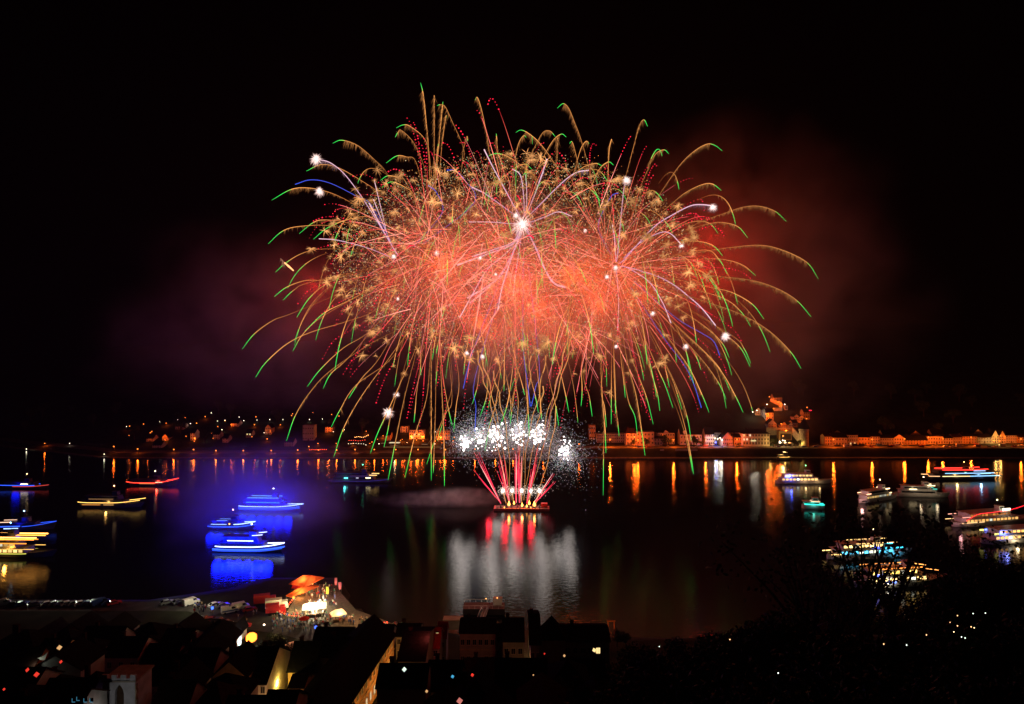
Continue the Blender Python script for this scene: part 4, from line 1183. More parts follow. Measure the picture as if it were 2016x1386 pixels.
VH = [(319, 331, 861, 868, 'glowing orange gable house in the blue dusk', 'ochre', 900, 'front_gable'), (288, 302, 863, 869, 'dim red house beside the glowing gable house', 'pink', 350, 'gable'), (375, 384, 852, 868, 'tall pale house wall catching lamp light', 'white', 500, 'gable'), (420, 432, 855, 865, 'dim lilac house on the village slope', 'pink', 100, 'gable'),
      (438, 449, 863, 872, 'dark house below the lilac one', 'pink', 150, 'gable'), (484, 495, 853, 862, 'dark house with three yellow windows', 'grey', 0, 'gable'), (522, 534, 842, 856, 'red lit gable with a cross shaped glow', 'ochre', 500, 'front_gable'), (640, 655, 840, 852, 'red floodlit villa with white ground floor windows', 'ochre', 1500, 'gable'),
      (596, 618, 838, 868, 'tall unlit block against purple smoke', 'grey', 0, 'flat'), (758, 769, 857, 868, 'dim orange house between string lights and villa', 'ochre', 350, 'gable'), (788, 803, 841, 852, 'upper orange school block with two window rows', 'cream', 900, 'flat'), (806, 835, 848, 864, 'large orange villa lit from its forecourt', 'cream', 2600, 'flat'),
      (859, 886, 849, 866, 'dim orange block behind gold trails', 'ochre', 900, 'flat'), (1160, 1172, 838, 866, 'tall dark red silo tower near the white crackle', 'ochre', 200, 'flat'), (1175, 1230, 855, 872, 'long unlit hall before the tall mansard house', 'grey', 100, 'flat'), (300, 318, 876, 882, 'low dark barn near the quay', 'grey', 0, 'gable'), (560, 578, 870, 880, 'low house under blue smoke near the quay', 'grey', 0, 'gable'), (345, 362, 838, 846, 'dim house high on the slope', 'pink', 120, 'gable'), (455, 470, 833, 840, 'dim house among the upper lamps', 'pink', 120, 'gable')]
for u0, u1, ve, vb, label, wl, lw, kind in VH:
    g = far_ground((u0 + u1) / 2, vb)
    tall = (vb - ve) > 9
    o = house(label, u0, u1, ve, vb, g.y, 'house', 'houses of the dark village', kind=kind, rise=3.0, wall=wl, roof='slate', fl=3 if tall else 2, cols=max(2, int((u1 - u0) / 4)), chim=0,
              lit={(1, 0): 'y', (1, 1): 'y', (1, 2): 'y'} if 'three yellow' in label else ({(1, 2): 'w', (1, 4): 'y', (0, 1): 'w'} if 'forecourt' in label else {}))
    if lw:
        l = lamp_light((0.6, -4.5, 3.0), lw * 1.3, (1, .15, .015), .3, o, 'wall_light')

# festoon lights, stage canopy, quay promenade glow
def festoon(label, pix, Y, mat, r, step, group='strings of festoon lights'):
    pts = catmull([P(u, v, Y) for u, v in pix], 8)
    o = thing('festoon_lights', label, 'string lights', pts[0], 0, group)
    lp = [p - pts[0] for p in pts]
    mb = MB(); mb.tube(lp, .05, 3); mb.build('cable', METAL, o)
    a = arc_len(lp); s = 0; mb = MB()
    while s < a[-1]:
        j = next(i for i, x in enumerate(a) if x >= s + 1e-6)
        mb.octa(lp[j - 1].lerp(lp[j], (s - a[j - 1]) / (a[j] - a[j - 1])), r); s += step
    mb.build('bulb_dots', mat, o)
    return o


RBULB = emit('red_bulb', (1, .06, .02), 7, False); OBULB = emit('orange_bulb', (1, .42, .12), 7, False); WBULB = emit('pale_bulb', (1, .85, .6), 6, False)
festoon('red fairy lights strung along the quay rail by the village', [(610, 885.5), (627, 885), (644, 885)], 568, RBULB, .3, 1.7)
festoon('red orange lights sagging up the hillside stairway, lower garland', [(699, 861), (706, 859.5), (714, 861), (722, 858), (727, 855)], 600, OBULB, .3, 1.5)
festoon('dim lights under the stairway garland', [(687, 867), (697, 867), (706, 868), (714, 867), (720, 866)], 598, RBULB, .25, 2.0)
festoon('pale bulbs in a level row below the stairway garland', [(686, 873.5), (700, 873), (716, 874)], 592, WBULB, .24, 2.2)
for u, v, lw, cc in [(706, 866, 900, SODIUM), (775, 874, 1600, (1, .6, .2)), (800, 873, 1800, (1, .4, .08)), (850, 876, 1500, (1, .45, .1)), (700, 881, 700, SODIUM), (670, 881, 700, SODIUM)]:
    pass
o = thing('stage_canopy', 'lit stage canopy with glowing roof on the village quay', 'stage', P(776, 879, 584))
mb = MB(); mb.box(-4.5, 4.5, 0, 5, 2.8, 3.1); mb.build('roof', emit('canopy_glow', (1, .78, .45), .9), o)  # roof emits by itself in place of lamplight on the canopy
for x in (-4.2, 4.2):
    for y in (.3, 4.6):
        mb = MB(); mb.box(x - .1, x + .1, y - .1, y + .1, -.5, 2.79); mb.build('post', METAL, o)
mb = MB(); mb.box(-4, 4, .6, 4.4, -.5, .7); mb.build('platform', WOOD, o)
lamp_light((0, 2, 2.2), 500, (1, .75, .4), .3, o)
for i, (u0, u1, v, c) in enumerate([(755, 868, 882.5, (1, .55, .2)), (830, 842, 877, (1, .7, .4)), (750, 758, 875, (1, .6, .3))]):
    a, b = P(u0, v, 580), P(u1, v, 580)
    o = thing('lit_band', ['long dim lit band on the village quay wall', 'short pale lit band below the villa', 'short pale lit band beside the stage canopy'][i], 'lit band', a)
    mb = MB(); mb.box(0, b.x - a.x, 0, .1, .9, 1.15); mb.build('glow_band', emit('band_glow%d' % i, c, .35), o)  # lit bands of the quay drawn as glowing rails
    mb = MB(); [mb.box(x, x + .1, 0.02, .09, -.6, .9) for x in [k * 2.5 for k in range(int((b.x - a.x) / 2.5) + 1)]]; mb.build('post_frame', METAL, o)

# trees on the far bank
def leaf_crown(seed, r, hh, n, leaf, lobes=7):
    rr = random.Random(seed)
    cl = [(Vector((rr.gauss(0, r * .42), rr.gauss(0, r * .42), hh + rr.uniform(-.45, .5) * r)), r * rr.uniform(.35, .6)) for _ in range(lobes)]
    mb = MB()
    for _ in range(n):
        c, q = rr.choice(cl)
        d = Vector((rr.gauss(0, 1), rr.gauss(0, 1), rr.gauss(0, 1))).normalized() * (q * rr.random() ** .4)
        p = c + d
        x = Vector((rr.gauss(0, 1), rr.gauss(0, 1), rr.gauss(0, 1))).normalized()
        y = x.cross(Vector((rr.gauss(0, 1), rr.gauss(0, 1), rr.gauss(0, 1)))).normalized()
        s = leaf * rr.uniform(.6, 1.3)
        mb.add([p - x * s, p - y * s * .55, p + x * s, p + y * s * .55], [(0, 1, 2, 3)])
    tr = MB(); tr.tube([(0, 0, -1), (0, 0, hh * .35), (.15, 0, hh * .7)], [r * .1, r * .07, r * .04], 7)
    lw = .5 if n < 600 else 1.0
    for c, q in cl:
        tr.tube([(0, 0, hh * .4), tuple((Vector((0, 0, hh * .5)) + c) / 2), tuple(c)], [r * .04 * lw, r * .03 * lw, r * .012 * lw], 5)
    return mb.mesh('crown', FOLI), tr.mesh('trunk', BARK)


SMALL = [leaf_crown(i, 3.2, 5.2, 900, .32) for i in (1, 2, 3)]


def tree(label, loc, sc, var, group, name='tree'):
    o = thing(name, label, 'tree', loc, R.uniform(0, 6), group)
    o.scale = (sc,) * 3
    put('crown', var[0], o); put('trunk', var[1], o)
    return o


for i, (u, v, sc, wh) in enumerate([(1310, 877, 1.3, 'hiding half the pediment house'), (1317, 877, .9, 'small, beside the taller pediment house tree'), (1366, 876, 1.2, 'between the round dormer and the gap'), (1371, 878, .9, 'low, near the plaza lights'), (1380, 878, .7, 'bushy, at the plaza edge'), (1247, 878, .8, 'dark, at the mansard house foot'), (1274, 870, .9, 'against the grey pink villa'),
                                    (1455, 879, .5, 'small, by the narrow orange house'), (1527, 874, .9, 'at the hotel end of the bright square'), (1522, 868, 1.0, 'leafy, behind the hotel corner'), (1575, 878, .8, 'at the foot of the round tower'), (1352, 878, .7, 'low, before the big roofed house')]):
    p = P(u, v, 584)
    tree('dark tree ' + wh, (p.x, p.y, 5.9), sc, SMALL[i % 3], 'trees on the far promenade')
for i in range(46):
    x = R.uniform(-560, 560); y = far_shore(x) + R.uniform(60, 150)
    tree('dark tree merging into the black far hillside', (x, y, far_z(x, y) - .3), R.uniform(1.2, 2.3), SMALL[i % 3], 'trees on the black far hillside')
# ---------------------------------------------------------------- cars, people (shared meshes)
def car_meshes(L, Wd, H, van=False):
    if van:
        prof = [(-L / 2, .35), (-L / 2, H), (L * .22, H), (L * .36, H * .62), (L / 2 - .05, H * .5), (L / 2, .35)]
        glass = [(L * .2, H * .93), (L * .335, H * .64), (L * .06, H * .62), (L * .06, H * .93)]
    else:
        prof = [(-L / 2, .35), (-L / 2, .85), (-L * .43, .95), (-L * .28, H), (L * .08, H), (L * .24, .98), (L / 2 - .08, .8), (L / 2, .35)]
        glass = [(-L * .37, 1.0), (-L * .265, H - .08), (L * .07, H - .08), (L * .2, 1.0)]
    w = Wd / 2
    mb = MB()
    n = len(prof)
    top = max(p[1] for p in prof)
    def ring(y, k):
        return [(x, y * (1 - .16 * max(0, (z - .9) / (top - .6))), z) for x, z in prof]
    vs = ring(-w, 0) + ring(w, 0)
    mb.add(vs, [tuple(range(n)), tuple(range(n, 2 * n))[::-1]] + [(i, i + n, (i + 1) % n + n, (i + 1) % n) for i in range(n)])
    gl = MB()
    g = len(glass)
    for s in (-1, 1):
        vs = [(x, s * (w * (1 - .16 * max(0, (z - .9) / (top - .6))) + .012), z) for x, z in glass]
        gl.add(vs, [tuple(range(g)) if s < 0 else tuple(range(g))[::-1]])
    i0 = n - 4 if not van else 2
    a, b = (prof[4], prof[5]) if not van else (prof[2], prof[3])
    nx, nz = (b[1] - a[1]), -(b[0] - a[0])
    ll = math.hypot(nx, nz); nx, nz = -nx / ll * .02, -nz / ll * .02
    k = .78
    gl.add([(a[0] + nx, -w * k * .9, a[1] + nz), (b[0] + nx, -w * k, b[1] + nz), (b[0] + nx, w * k, b[1] + nz), (a[0] + nx, w * k * .9, a[1] + nz)], [(0, 1, 2, 3)])
    if not van:
        a, b = prof[2], prof[3]
        gl.add([(a[0] - .02, -w * k, a[1] + .02), (b[0] - .02, -w * k * .9, b[1] + .02), (b[0] - .02, w * k * .9, b[1] + .02), (a[0] - .02, w * k, a[1] + .02)], [(3, 2, 1, 0)])
    wh = MB(); wh.lathe([(.33, -.1), (.33, .1)], 12); wh.lathe([(.18, -.12), (.18, .12)], 8)
    hl = MB(); hl.box(-.03, .04, -.2, .2, -.1, .1)
    return mb, gl, wh, hl


RUBBER = surf('tyre_rubber', (0.02, 0.02, 0.02), 0.8, 0.2, 4)
CHROME = surf('lamp_glass', (0.5, 0.5, 0.5), 0.15, 0.1, 4)
TAILR = surf('tail_lamp_red', (0.3, 0.01, 0.01), 0.25, 0.1, 4)
PAINT = {'white': WHITE, 'silver': surf('silver_paint', (.4, .4, .41), .3, .1, 1, 0, .6), 'black': surf('black_paint', (.015, .015, .017), .25, .1, 1), 'blue': surf('blue_paint', (.03, .08, .3), .3, .1, 1), 'red': surf('red_paint', (.45, .02, .02), .3, .1, 1), 'grey': surf('grey_paint', (.1, .1, .11), .3, .1, 1)}
_c = car_meshes(4.3, 1.75, 1.45)
_v = car_meshes(5.2, 1.95, 2.2, True)
CARM = {}
WHL = _c[2].mesh('wheel', RUBBER); HLM = _c[3].mesh('headlight', CHROME); TLM = _c[3].mesh('tail_lamp', TAILR)
for van, q in ((False, _c), (True, _v)):
    CARM[van] = (q[1].mesh('window', GLASS), {k: q[0].mesh('body', m) for k, m in PAINT.items()})


def car(label, loc, rz, paint, van=False, group=None, parts=True, cat=None):
    o = thing('parked_van' if van else 'parked_car', label, cat or ('van' if van else 'car'), loc, rz, group)
    L, w = (5.2, 1.95) if van else (4.3, 1.75)
    put('body', CARM[van][1][paint], o); put('window', CARM[van][0], o)
    if parts:
        for x in (-L * .31, L * .31):
            for y in (-w / 2 + .06, w / 2 - .06):
                q = put('wheel', WHL, o, (x, y, .33)); q.rotation_euler = (RD(90), 0, 0)
        for y in (-w * .34, w * .34):
            put('headlight', HLM, o, (L / 2 - .02, y, .66)); put('tail_lamp', TLM, o, (-L / 2 + .0, y, .75))
    return o


i = 0
pc = list(PAINT)
for u in list(range(1500, 2010, 12)) + list(range(1235, 1460, 19)):
    if 1525 < u < 1572 or R.random() < .12:
        continue
    x = (u - 1008) / F * 590
    y = far_shore(x) + R.choice((24.2, 31.0))
    van = R.random() < .15
    col = R.choice(pc)
    car('%s %s parked in the row on the far riverside road' % (col, 'van' if van else 'car'), (x, y, 6.01), R.choice((0, math.pi)) + R.gauss(0, .03), col, van, 'vehicles parked on the far riverside road', False)


def person_mesh(kind, seed):
    """one continuous skinned figure; material slots: 0 trousers, 1 top, 2 skin, 3 hair"""
    rr = random.Random(seed)
    sw = {'stand': 0.0, 'walk': .28, 'cheer': 0.0, 'phone': .06}[kind]
    V, E, RAD = [], [], []

    def v(p, r, par=None):
        V.append(p); RAD.append(r)
        if par is not None:
            E.append((par, len(V) - 1))
        return len(V) - 1
    hip = v((0, 0, .95), .15)
    ch = v((0, 0.02, 1.22), .16, hip)
    sh = v((0, 0.0, 1.42), .13, ch)
    nk = v((0, -.01, 1.53), .06, sh)
    hd0 = v((0, -.02, 1.62), .095, nk)
    v((0, -.01, 1.74), .085, hd0)
    for s in (-1, 1):
        a = v((s * .1, 0, .88), .1, hip)
        k = v((s * .11, -.04 - s * sw * .3, .5), .07, a)
        f = v((s * .11, s * sw * .7 * -1 + .02, .09), .05, k)
        v((s * .12, s * sw * -.7 - .14, .045), .045, f)
        p = v((s * .2, 0, 1.4), .07, sh)
        if kind == 'cheer':
            e = v((s * .34, -.05, 1.62), .05, p); h = v((s * .28, -.1, 1.9), .04, e); v((s * .27, -.12, 2.0), .035, h)
        elif kind == 'phone':
            e = v((s * .25, -.12, 1.18), .05, p); h = v((s * .08, -.36, 1.5), .04, e); v((s * .04, -.38, 1.58), .035, h)
        else:
            e = v((s * .27, .02 + s * sw * .3, 1.13), .05, p); h = v((s * .26, -.08 + s * sw * .7, .88), .038, e); v((s * .25, -.1 + s * sw * .8, .8), .035, h)
    me = bpy.data.meshes.new('person')
    me.from_pydata(V, E, [])
    o = bpy.data.objects.new('person', me); COL.objects.link(o)
    o.modifiers.new('skin', 'SKIN')
    for i, r in enumerate(RAD):
        me.skin_vertices[0].data[i].radius = (r, r * (.75 if 0 < i < 3 else 1))
    me.skin_vertices[0].data[0].use_root = True
    sd = o.modifiers.new('sub', 'SUBSURF'); sd.levels = 1
    dg = bpy.context.evaluated_depsgraph_get()
    out = bpy.data.meshes.new_from_object(o.evaluated_get(dg))
    bpy.data.objects.remove(o)
    out.name = 'person'
    out.materials.clear()
    for _ in range(4):
        out.materials.append(None)
    for p in out.polygons:
        c = p.center
        p.use_smooth = True
        p.material_index = 0 if c.z < .95 and abs(c.x) < .2 else 3 if c.z > 1.66 and c.y > -.06 or c.z > 1.76 and abs(c.x) < .15 else 2 if (1.54 < c.z < 1.8 and abs(c.x) < .14) or (abs(c.x) > .2 and (c.z < .9 or c.z > 1.86)) else 1
    return out


PERS = [person_mesh(k, i) for i, k in enumerate(('stand', 'walk', 'cheer', 'phone', 'stand'))]
CLOTH = {'dark': surf('dark_jacket', (.02, .02, .025), .8, .2, 5), 'red': surf('red_jacket', (.4, .03, .03), .8, .2, 5), 'white': surf('white_shirt', (.65, .65, .62), .8, .1, 5), 'blue': surf('blue_shirt', (.05, .12, .4), .8, .2, 5), 'tan': surf('tan_coat', (.35, .25, .15), .8, .2, 5), 'green': surf('green_shirt', (.08, .3, .2), .8, .2, 5)}
TROU = [surf('dark_trousers', (.03, .03, .04), .85, .2, 5), surf('jeans', (.06, .08, .16), .85, .2, 5), surf('beige_trousers', (.3, .24, .17), .85, .2, 5)]
SKIN = surf('skin', (.45, .27, .19), .6, .1, 5)
HAIR = surf('hair', (.04, .025, .015), .7, .3, 8)


def person(loc, where, rz=None):
    me = R.choice(PERS)
    c = R.choice(list(CLOTH) + ['dark', 'dark', 'white'])
    o = put('person', me, None, loc, R.uniform(0, 6.28) if rz is None else rz, (R.uniform(.92, 1.07),) * 3)
    for i, m in enumerate((R.choice(TROU), CLOTH[c], SKIN, HAIR)):
        o.material_slots[i].link = 'OBJECT'; o.material_slots[i].material = m
    act = {PERS[1]: 'walking', PERS[2]: 'raising both arms', PERS[3]: 'holding up a phone'}.get(me, 'standing')
    return tag(o, 'person in %s top %s %s' % (c, act, where), 'person', 'people ' + where)


for _ in range(34):
    u = R.uniform(1516, 1572)
    x = (u - 1008) / F * 585
    person((x, far_shore(x) + R.uniform(18, 34), 6.13), 'on the bright square before the tower')
for _ in range(16):
    u = R.uniform(1390, 1440)
    x = (u - 1008) / F * 585
    person((x, far_shore(x) + R.uniform(18, 30), 6.15), 'at the white lit plaza')
for i, (u, v, c) in enumerate([(1538, 871, 'white'), (1548, 872, 'cream'), (1556, 871, 'white')]):
    o = thing('market_stall', ['white canopied stall under the lamp mast', 'cream canopied stall in the middle of the bright square', 'white canopied stall nearest the round tower'][i], 'stall', (P(u, v, 590).x, 590, 6.0), 0, 'stalls on the bright square')
    mb = MB(); mb.prism([(-1.8, 2.3), (1.8, 2.3), (0, 3.1)], 'y', -1.4, 1.4); mb.build('canopy', WHITE if c == 'white' else PLASTER['cream'], o)
    mb = MB(); mb.box(-1.6, 1.6, -.9, -.5, 0, 1.0); mb.build('counter', WOOD, o)
    for x in (-1.6, 1.6):
        for y in (-1.2, 1.2):
            mb = MB(); mb.box(x - .05, x + .05, y - .05, y + .05, 0, 2.35); mb.build('post', METAL, o)
# ---------------------------------------------------------------- boats
HULL = {'white': surf('white_hull', (.6, .6, .6), .4, .12, .3), 'dark': surf('dark_hull', (.03, .035, .05), .4, .2, .3), 'red': surf('red_hull', (.35, .04, .03), .4, .15, .3)}
DECK = surf('boat_deck', (.14, .12, .1), .8, .3, .5)


def hull_mb(L, B, H, sheer=.9, x_stern=None):
    mb = MB()
    n = 14
    rings = []
    for i in range(n + 1):
        t = i / n
        x = -L / 2 + L * t
        f = min(1, (t / .12) ** .5) * .92 + .08 if t < .12 else 1.0
        if t > .68:
            f = max(0.02, 1 - ((t - .68) / .32) ** 2.2)
        zt = H + sheer * max(0, (t - .55) / .45) ** 2 + .25 * max(0, (.2 - t) / .2) ** 2
        w = B / 2 * f
        xs = x + (.06 * L * (t - .8) / .2 if t > .8 else 0)
        rings.append([(x, 0, -.6), (x, w * .75, -.55), (x + (xs - x) * .5, w * .97, H * .4), (xs, w, zt), (xs, max(0.01, w - .12), zt), (xs, max(0.005, w - .12), zt - .45)])
    vs = []
    for r in rings:
        vs += r + [(x, -y, z) for x, y, z in r[::-1]]
    m = 12
    fs = []
    for i in range(n):
        for j in range(m - 1):
            a = i * m + j
            fs.append((a, a + 1, a + m + 1, a + m))
    fs.append(tuple(range(m))); fs.append(tuple(range(n * m, n * m + m))[::-1])
    mb.add(vs, fs)
    return mb


def sheer_z(x, L, k):
    t = (x + L / 2) / L
    return k * max(0, (t - .5) / .5) ** 2.2 + .3 * k * max(0, (.18 - t) / .18) ** 2


def boat(label, u, v, px, yaw=0, kind='excursion', hull='white', decks=2, strips=(), wins=None, lights=(), mast=None, group='lit boats on the river', beam=None, lenf=1.0, name='excursion_boat', extra=None):
    """strips: (z, x0, x1, colour, strength, radius, sheer) as fractions of the length; wins: per deck (colour, strength) or None"""
    p = G(u, v, 0.0)
    L = px / F * p.y / max(.5, abs(math.cos(RD(yaw)))) * lenf
    B = beam or max(4.0, L * .19)
    o = thing(name, label, 'boat', p, RD(yaw), group)
    H = 1.9
    hull_mb(L, B, H).build('hull', HULL[hull], o)
    mb = MB(); mb.box(-L * .46, L * .3, -B * .42, B * .42, H - .44, H - .3); mb.build('deck', DECK, o)
    z = H - .3
    a, b2, w = -L * .4, L * .26, B * .4
    for d in range(decks):
        hh = 2.3
        mb = MB()
        mb.prism([(a, z), (b2 + .9, z), (b2, z + hh), (a, z + hh)], 'y', -w, w)
        cab = mb.build('deck_cabin', HULL['white' if hull == 'white' else 'dark'], o)
        mb = MB(); mb.box(a - .8, b2 + .6, -w - .45, w + .45, z + hh + .003, z + hh + .16); mb.build('roof', HULL[hull], o)
        if wins and d < len(wins) and wins[d]:
            n = max(4, int((b2 - a) / 2.2))
            for k in range(n):
                cc = wins[d][0] if R.random() > .12 else (.9, .9, .7)
                st = wins[d][1] * R.uniform(.5, 1.15)
                m = emit('boat_window_%d_%d_%d' % (int(cc[0] * 50), int(cc[2] * 50), int(st * 4)), cc, max(.15, int(st * 4) / 4))
                x0 = a + (b2 - a) * (k + .14) / n; x1 = a + (b2 - a) * (k + .86) / n
                for s in (-1, 1):
                    q = MB(); q.box(x0, x1, min(s * (w - .05), s * (w + .03)), max(s * (w - .05), s * (w + .03)), z + .75, z + 1.85); q.build('window', m, cab)
        else:
            q = MB()
            for s in (-1, 1):
                q.box(a + .5, b2 - .3, min(s * (w - .05), s * (w + .03)), max(s * (w - .05), s * (w + .03)), z + .8, z + 1.8)
            q.build('window_pane', GLASS, cab)
        z += hh + .17
        a, b2, w = a + L * .05, b2 - L * .1, w * .93
    # rails, wheelhouse, mast
    mb = MB()
    for s in (-1, 1):
        for zz in (.5, 1.0):
            mb.tube([(-L * .42, s * B * .43, z - .05 + zz - (2.5 if decks > 1 else 0)), (L * .3, s * B * .4, z - .05 + zz - (2.5 if decks > 1 else 0))], .04, 4)
    mb.build('railing_frame', METAL, o)
    xw = L * .1
    mb = MB(); mb.prism([(xw - 1.5, z - .01), (xw + 1.7, z - .01), (xw + 1.2, z + 2.0), (xw - 1.5, z + 2.0)], 'y', -1.4, 1.4); wh = mb.build('wheelhouse', HULL[hull], o)
    mb = MB(); mb.box(xw - 1.2, xw + 1.0, -1.43, 1.43, z + 1.0, z + 1.7); mb.build('window_pane', GLASS, wh)
    mb = MB(); mb.box(xw - 1.8, xw + 1.6, -1.6, 1.6, z + 2.003, z + 2.12); mb.build('roof', HULL[hull], wh)
    mb = MB(); mb.tube([(xw - 1, 0, z + 2), (xw - 1.2, 0, z + 5)], [.1, .05], 5); ms = mb.build('mast', METAL, o)
    if mast:
        mb = MB(); mb.octa((xw - 1.2, 0, z + 5.1), .4); mb.build('mast_lamp', emit('mast_lamp_%d%d%d' % tuple(int(c * 9) for c in mast), mast, 9, False), ms)
    for zz, f0, f1, col, st, r, sh in strips:
        m = emit('strip_%d_%d_%d_%d' % (int(col[0] * 99), int(col[1] * 99), int(col[2] * 99), int(st * 10)), col, st)
        for s in (-1, 1):
            pts = []
            for k in range(13):
                x = L * (f0 + (f1 - f0) * k / 12)
                t = (x + L / 2) / L
                wy = B / 2 + .15 if zz < 2.6 else B * .44
                if t > .68 and zz < 2.6:
                    wy = B / 2 * max(.03, 1 - ((t - .68) / .32) ** 2.2) + .15
                pts.append((x + (.06 * L * (t - .8) / .2 if t > .8 else 0), s * wy, zz + sheer_z(x, L, sh)))
            q = MB(); q.tube(pts, r, 5); q.build('light_strip', m, o)
    for fx, y, zz, w_, col in lights:
        lamp_light((L * fx, y, zz), w_, col, 2.4 if col == BG else .6, o)
    if extra:
        extra(o, L, B, z)
    return o


BL, BW, CY = (.03, .10, 1.0), (.35, .5, 1.0), (.05, .55, .9)
YE, RE, OR = (1, .62, .2), (1, .04, .03), (1, .36, .07)
BG = (.002, .008, 1.0)
boat('blue lit boat with white deck strip, uppermost of the three blue boats', 531, 1003, 120, -4, hull='dark', decks=2, mast=(.9, .95, 1),
     strips=[(2.2, -.48, .5, BW, 3.2, .22, 1.2), (1.2, -.48, .46, BL, 2.2, .3, .9), (4.4, -.36, .2, CY, 1.5, .16, 0), (6.9, -.34, .18, (.2, .6, 1), 1.6, .16, .6), (.5, -.48, .47, BL, 1.2, .25, .9)], lights=[(f, -4.2, 5.5, 12500, BG) for f in (-.4, -.25, -.1, .05, .2, .35)])
boat('small blue lit boat with a dark gap amidships and yellow lamp', 455, 1040, 86, -2, hull='dark', decks=1, mast=(1, .5, .3),
     strips=[(2.4, -.42, -.06, BW, 2.2, .16, .8), (2.4, .1, .5, BW, 3.2, .2, 1.0), (1.2, -.5, .5, BL, 1.8, .25, .9), (4.2, -.3, -.05, (.2, .4, 1), 1.2, .14, 0)], lights=[(f, -3, 4, 4500, BG) for f in (-.4, -.2, .2, .4)],
     extra=lambda o, L, B, z: MB().octa((0, -B * .45, 2.6), .45).build('signal_lamp', emit('yellow_signal', (1, .55, .02), 5), o))
boat('blue lit boat with two bright white strips, closest of the three blue boats', 488, 1084, 130, -3, hull='dark', decks=2, mast=(.6, .8, .7),
     strips=[(2.3, -.46, .5, (.5, .6, 1), 4.5, .2, 1.3), (4.9, -.28, .12, (.5, .6, 1), 4.5, .17, 0), (7.2, .1, .26, (.5, .6, 1), 3.0, .16, 2.0), (1.1, -.5, .5, BL, 2.6, .28, .9), (.5, -.5, .48, BL, 1.2, .2, .9)], lights=[(f, -4, 6, 14000, BG) for f in (-.4, -.25, -.1, .05, .2, .35)])
boat('small boat with blue bow strip, red stern strip and pale cabin glare', 48, 961, 88, -3, hull='dark', decks=1, mast=(1, .6, .3), strips=[(2.2, -.5, .3, BL, 2.2, .18, .3), (1.5, -.2, .5, (.9, .08, .06), 1.2, .14, .8), (3.0, -.02, .14, (1, .8, .6), 4, .3, 0)], lights=[(-.1, -3.4, 4, 900, BG)])
boat('boat outlined by one curved yellow string of lights', 217, 997, 122, -2, hull='dark', decks=2, mast=(1, .6, .3), strips=[(2.6, -.48, .48, (1, .55, .12), 2.6, .17, 1.8), (4.7, -.3, .1, (.8, .4, .15), .6, .12, .6), (1.6, -.4, -.1, OR, 1.2, .14, 0), (1.6, -.05, .12, (1, .5, .15), 1.0, .14, 0)], lights=[(0, -4, 3, 700, (1, .5, .12))])
boat('boat outlined by a glowing red line curving up at both ends', 300, 955, 94, -2, hull='dark', decks=1, mast=(1, .75, .5), strips=[(2.0, -.5, .5, (1, .04, .02), 4.0, .2, 2.6), (1.5, -.22, .1, (1, .25, .08), 1.6, .15, 0), (2.4, .12, .26, (1, .6, .35), 3, .18, 0)], lights=[(.15, -3.4, 3, 1500, (1, .04, .02))])
boat('blue trimmed boat passing behind the golden ship', 40, 1043, 118, 6, hull='dark', decks=1, mast=(.3, .6, 1), strips=[(2.4, -.5, .05, BL, 2.6, .2, 1.2), (2.2, .08, .5, BL, 1.4, .14, 1.6), (1.4, -.2, .02, (.4, .6, 1), 2.4, .2, 0), (4.4, -.3, -.1, (1, .6, .4), 2, .15, 0)], lights=[(0, -3.5, 4, 1600, BG)])
boat('big golden ship with rows of orange lit decks entering at the picture edge', 8, 1094, 190, -2, hull='dark', decks=3, mast=(.2, .6, .9), wins=[(YE, 2.0), (YE, 1.2), (OR, 1.4)],
     strips=[(8.7, -.4, .38, (1, .42, .08), 5, .26, 0), (7.9, -.4, .36, (1, .36, .04), 3, .24, 0), (6.2, -.4, .3, (1, .3, .03), 1.8, .22, 0), (3.8, -.1, .36, (1, .55, .12), 1.4, .16, 0), (2.0, .0, .3, (.8, .8, .12), 1.2, .16, 0)], lights=[(.1, -5, 4, 3500, (1, .4, .05)), (-.1, -5, 4, 3500, (1, .4, .05))])
boat('dark boat with one cyan lamp and pale bridge under the village lamps', 706, 949, 118, -2, hull='dark', decks=2, mast=(.1, .8, .5), strips=[(1.2, -.5, .45, (.08, .05, .5), .5, .13, 1.2), (3.2, -.22, -.16, (.1, .9, .9), 5, .3, 0), (3.4, .14, .22, (1, .8, .4), 4, .35, 0), (5.2, .2, .32, (1, .6, .2), 1.6, .3, 0), (3.3, -.02, .02, (.7, .7, .8), 1.6, .2, 0), (4.6, -.12, .25, (.2, .08, .3), .4, .2, .6)], lights=[(-.2, -5, 3, 500, (.1, .9, .9))])
boat('white cruise boat with two rows of warm windows and a blue stern lamp', 1579, 951, 107, 0, decks=2, mast=(.2, .9, .3), wins=[((1, .55, .17), 2.6), ((1, .58, .2), 2.4)], strips=[(4.6, -.34, -.26, (.1, .15, 1), 7, .4, 0)], lights=[(-.25, -5, 5, 900, (.06, .1, 1)), (0, -6, 2.5, 260, (1, .6, .25)), (.25, -6, 2.5, 260, (1, .6, .25))])
boat('long boat with red roof line over blue and yellow deck strips', 1888, 943, 138, 3, hull='dark', decks=2, mast=(1, .5, .2), strips=[(6.9, -.3, .35, (1, .03, .02), 4.5, .26, .8), (4.6, -.26, .42, (.3, .6, 1), 2.0, .24, .2), (2.6, -.3, .1, (1, .7, .3), 2.2, .24, 0), (2.6, .1, .48, (.3, .65, 1), 2.0, .24, .3), (2.7, -.5, -.34, (1, .55, .25), 2.0, .2, .6), (5.2, .02, .05, (.5, .9, .6), 2, .18, 0)], lights=[(-.1, -5, 3.5, 1100, (1, .6, .2)), (.25, -5, 3.5, 1100, (.3, .6, 1))])
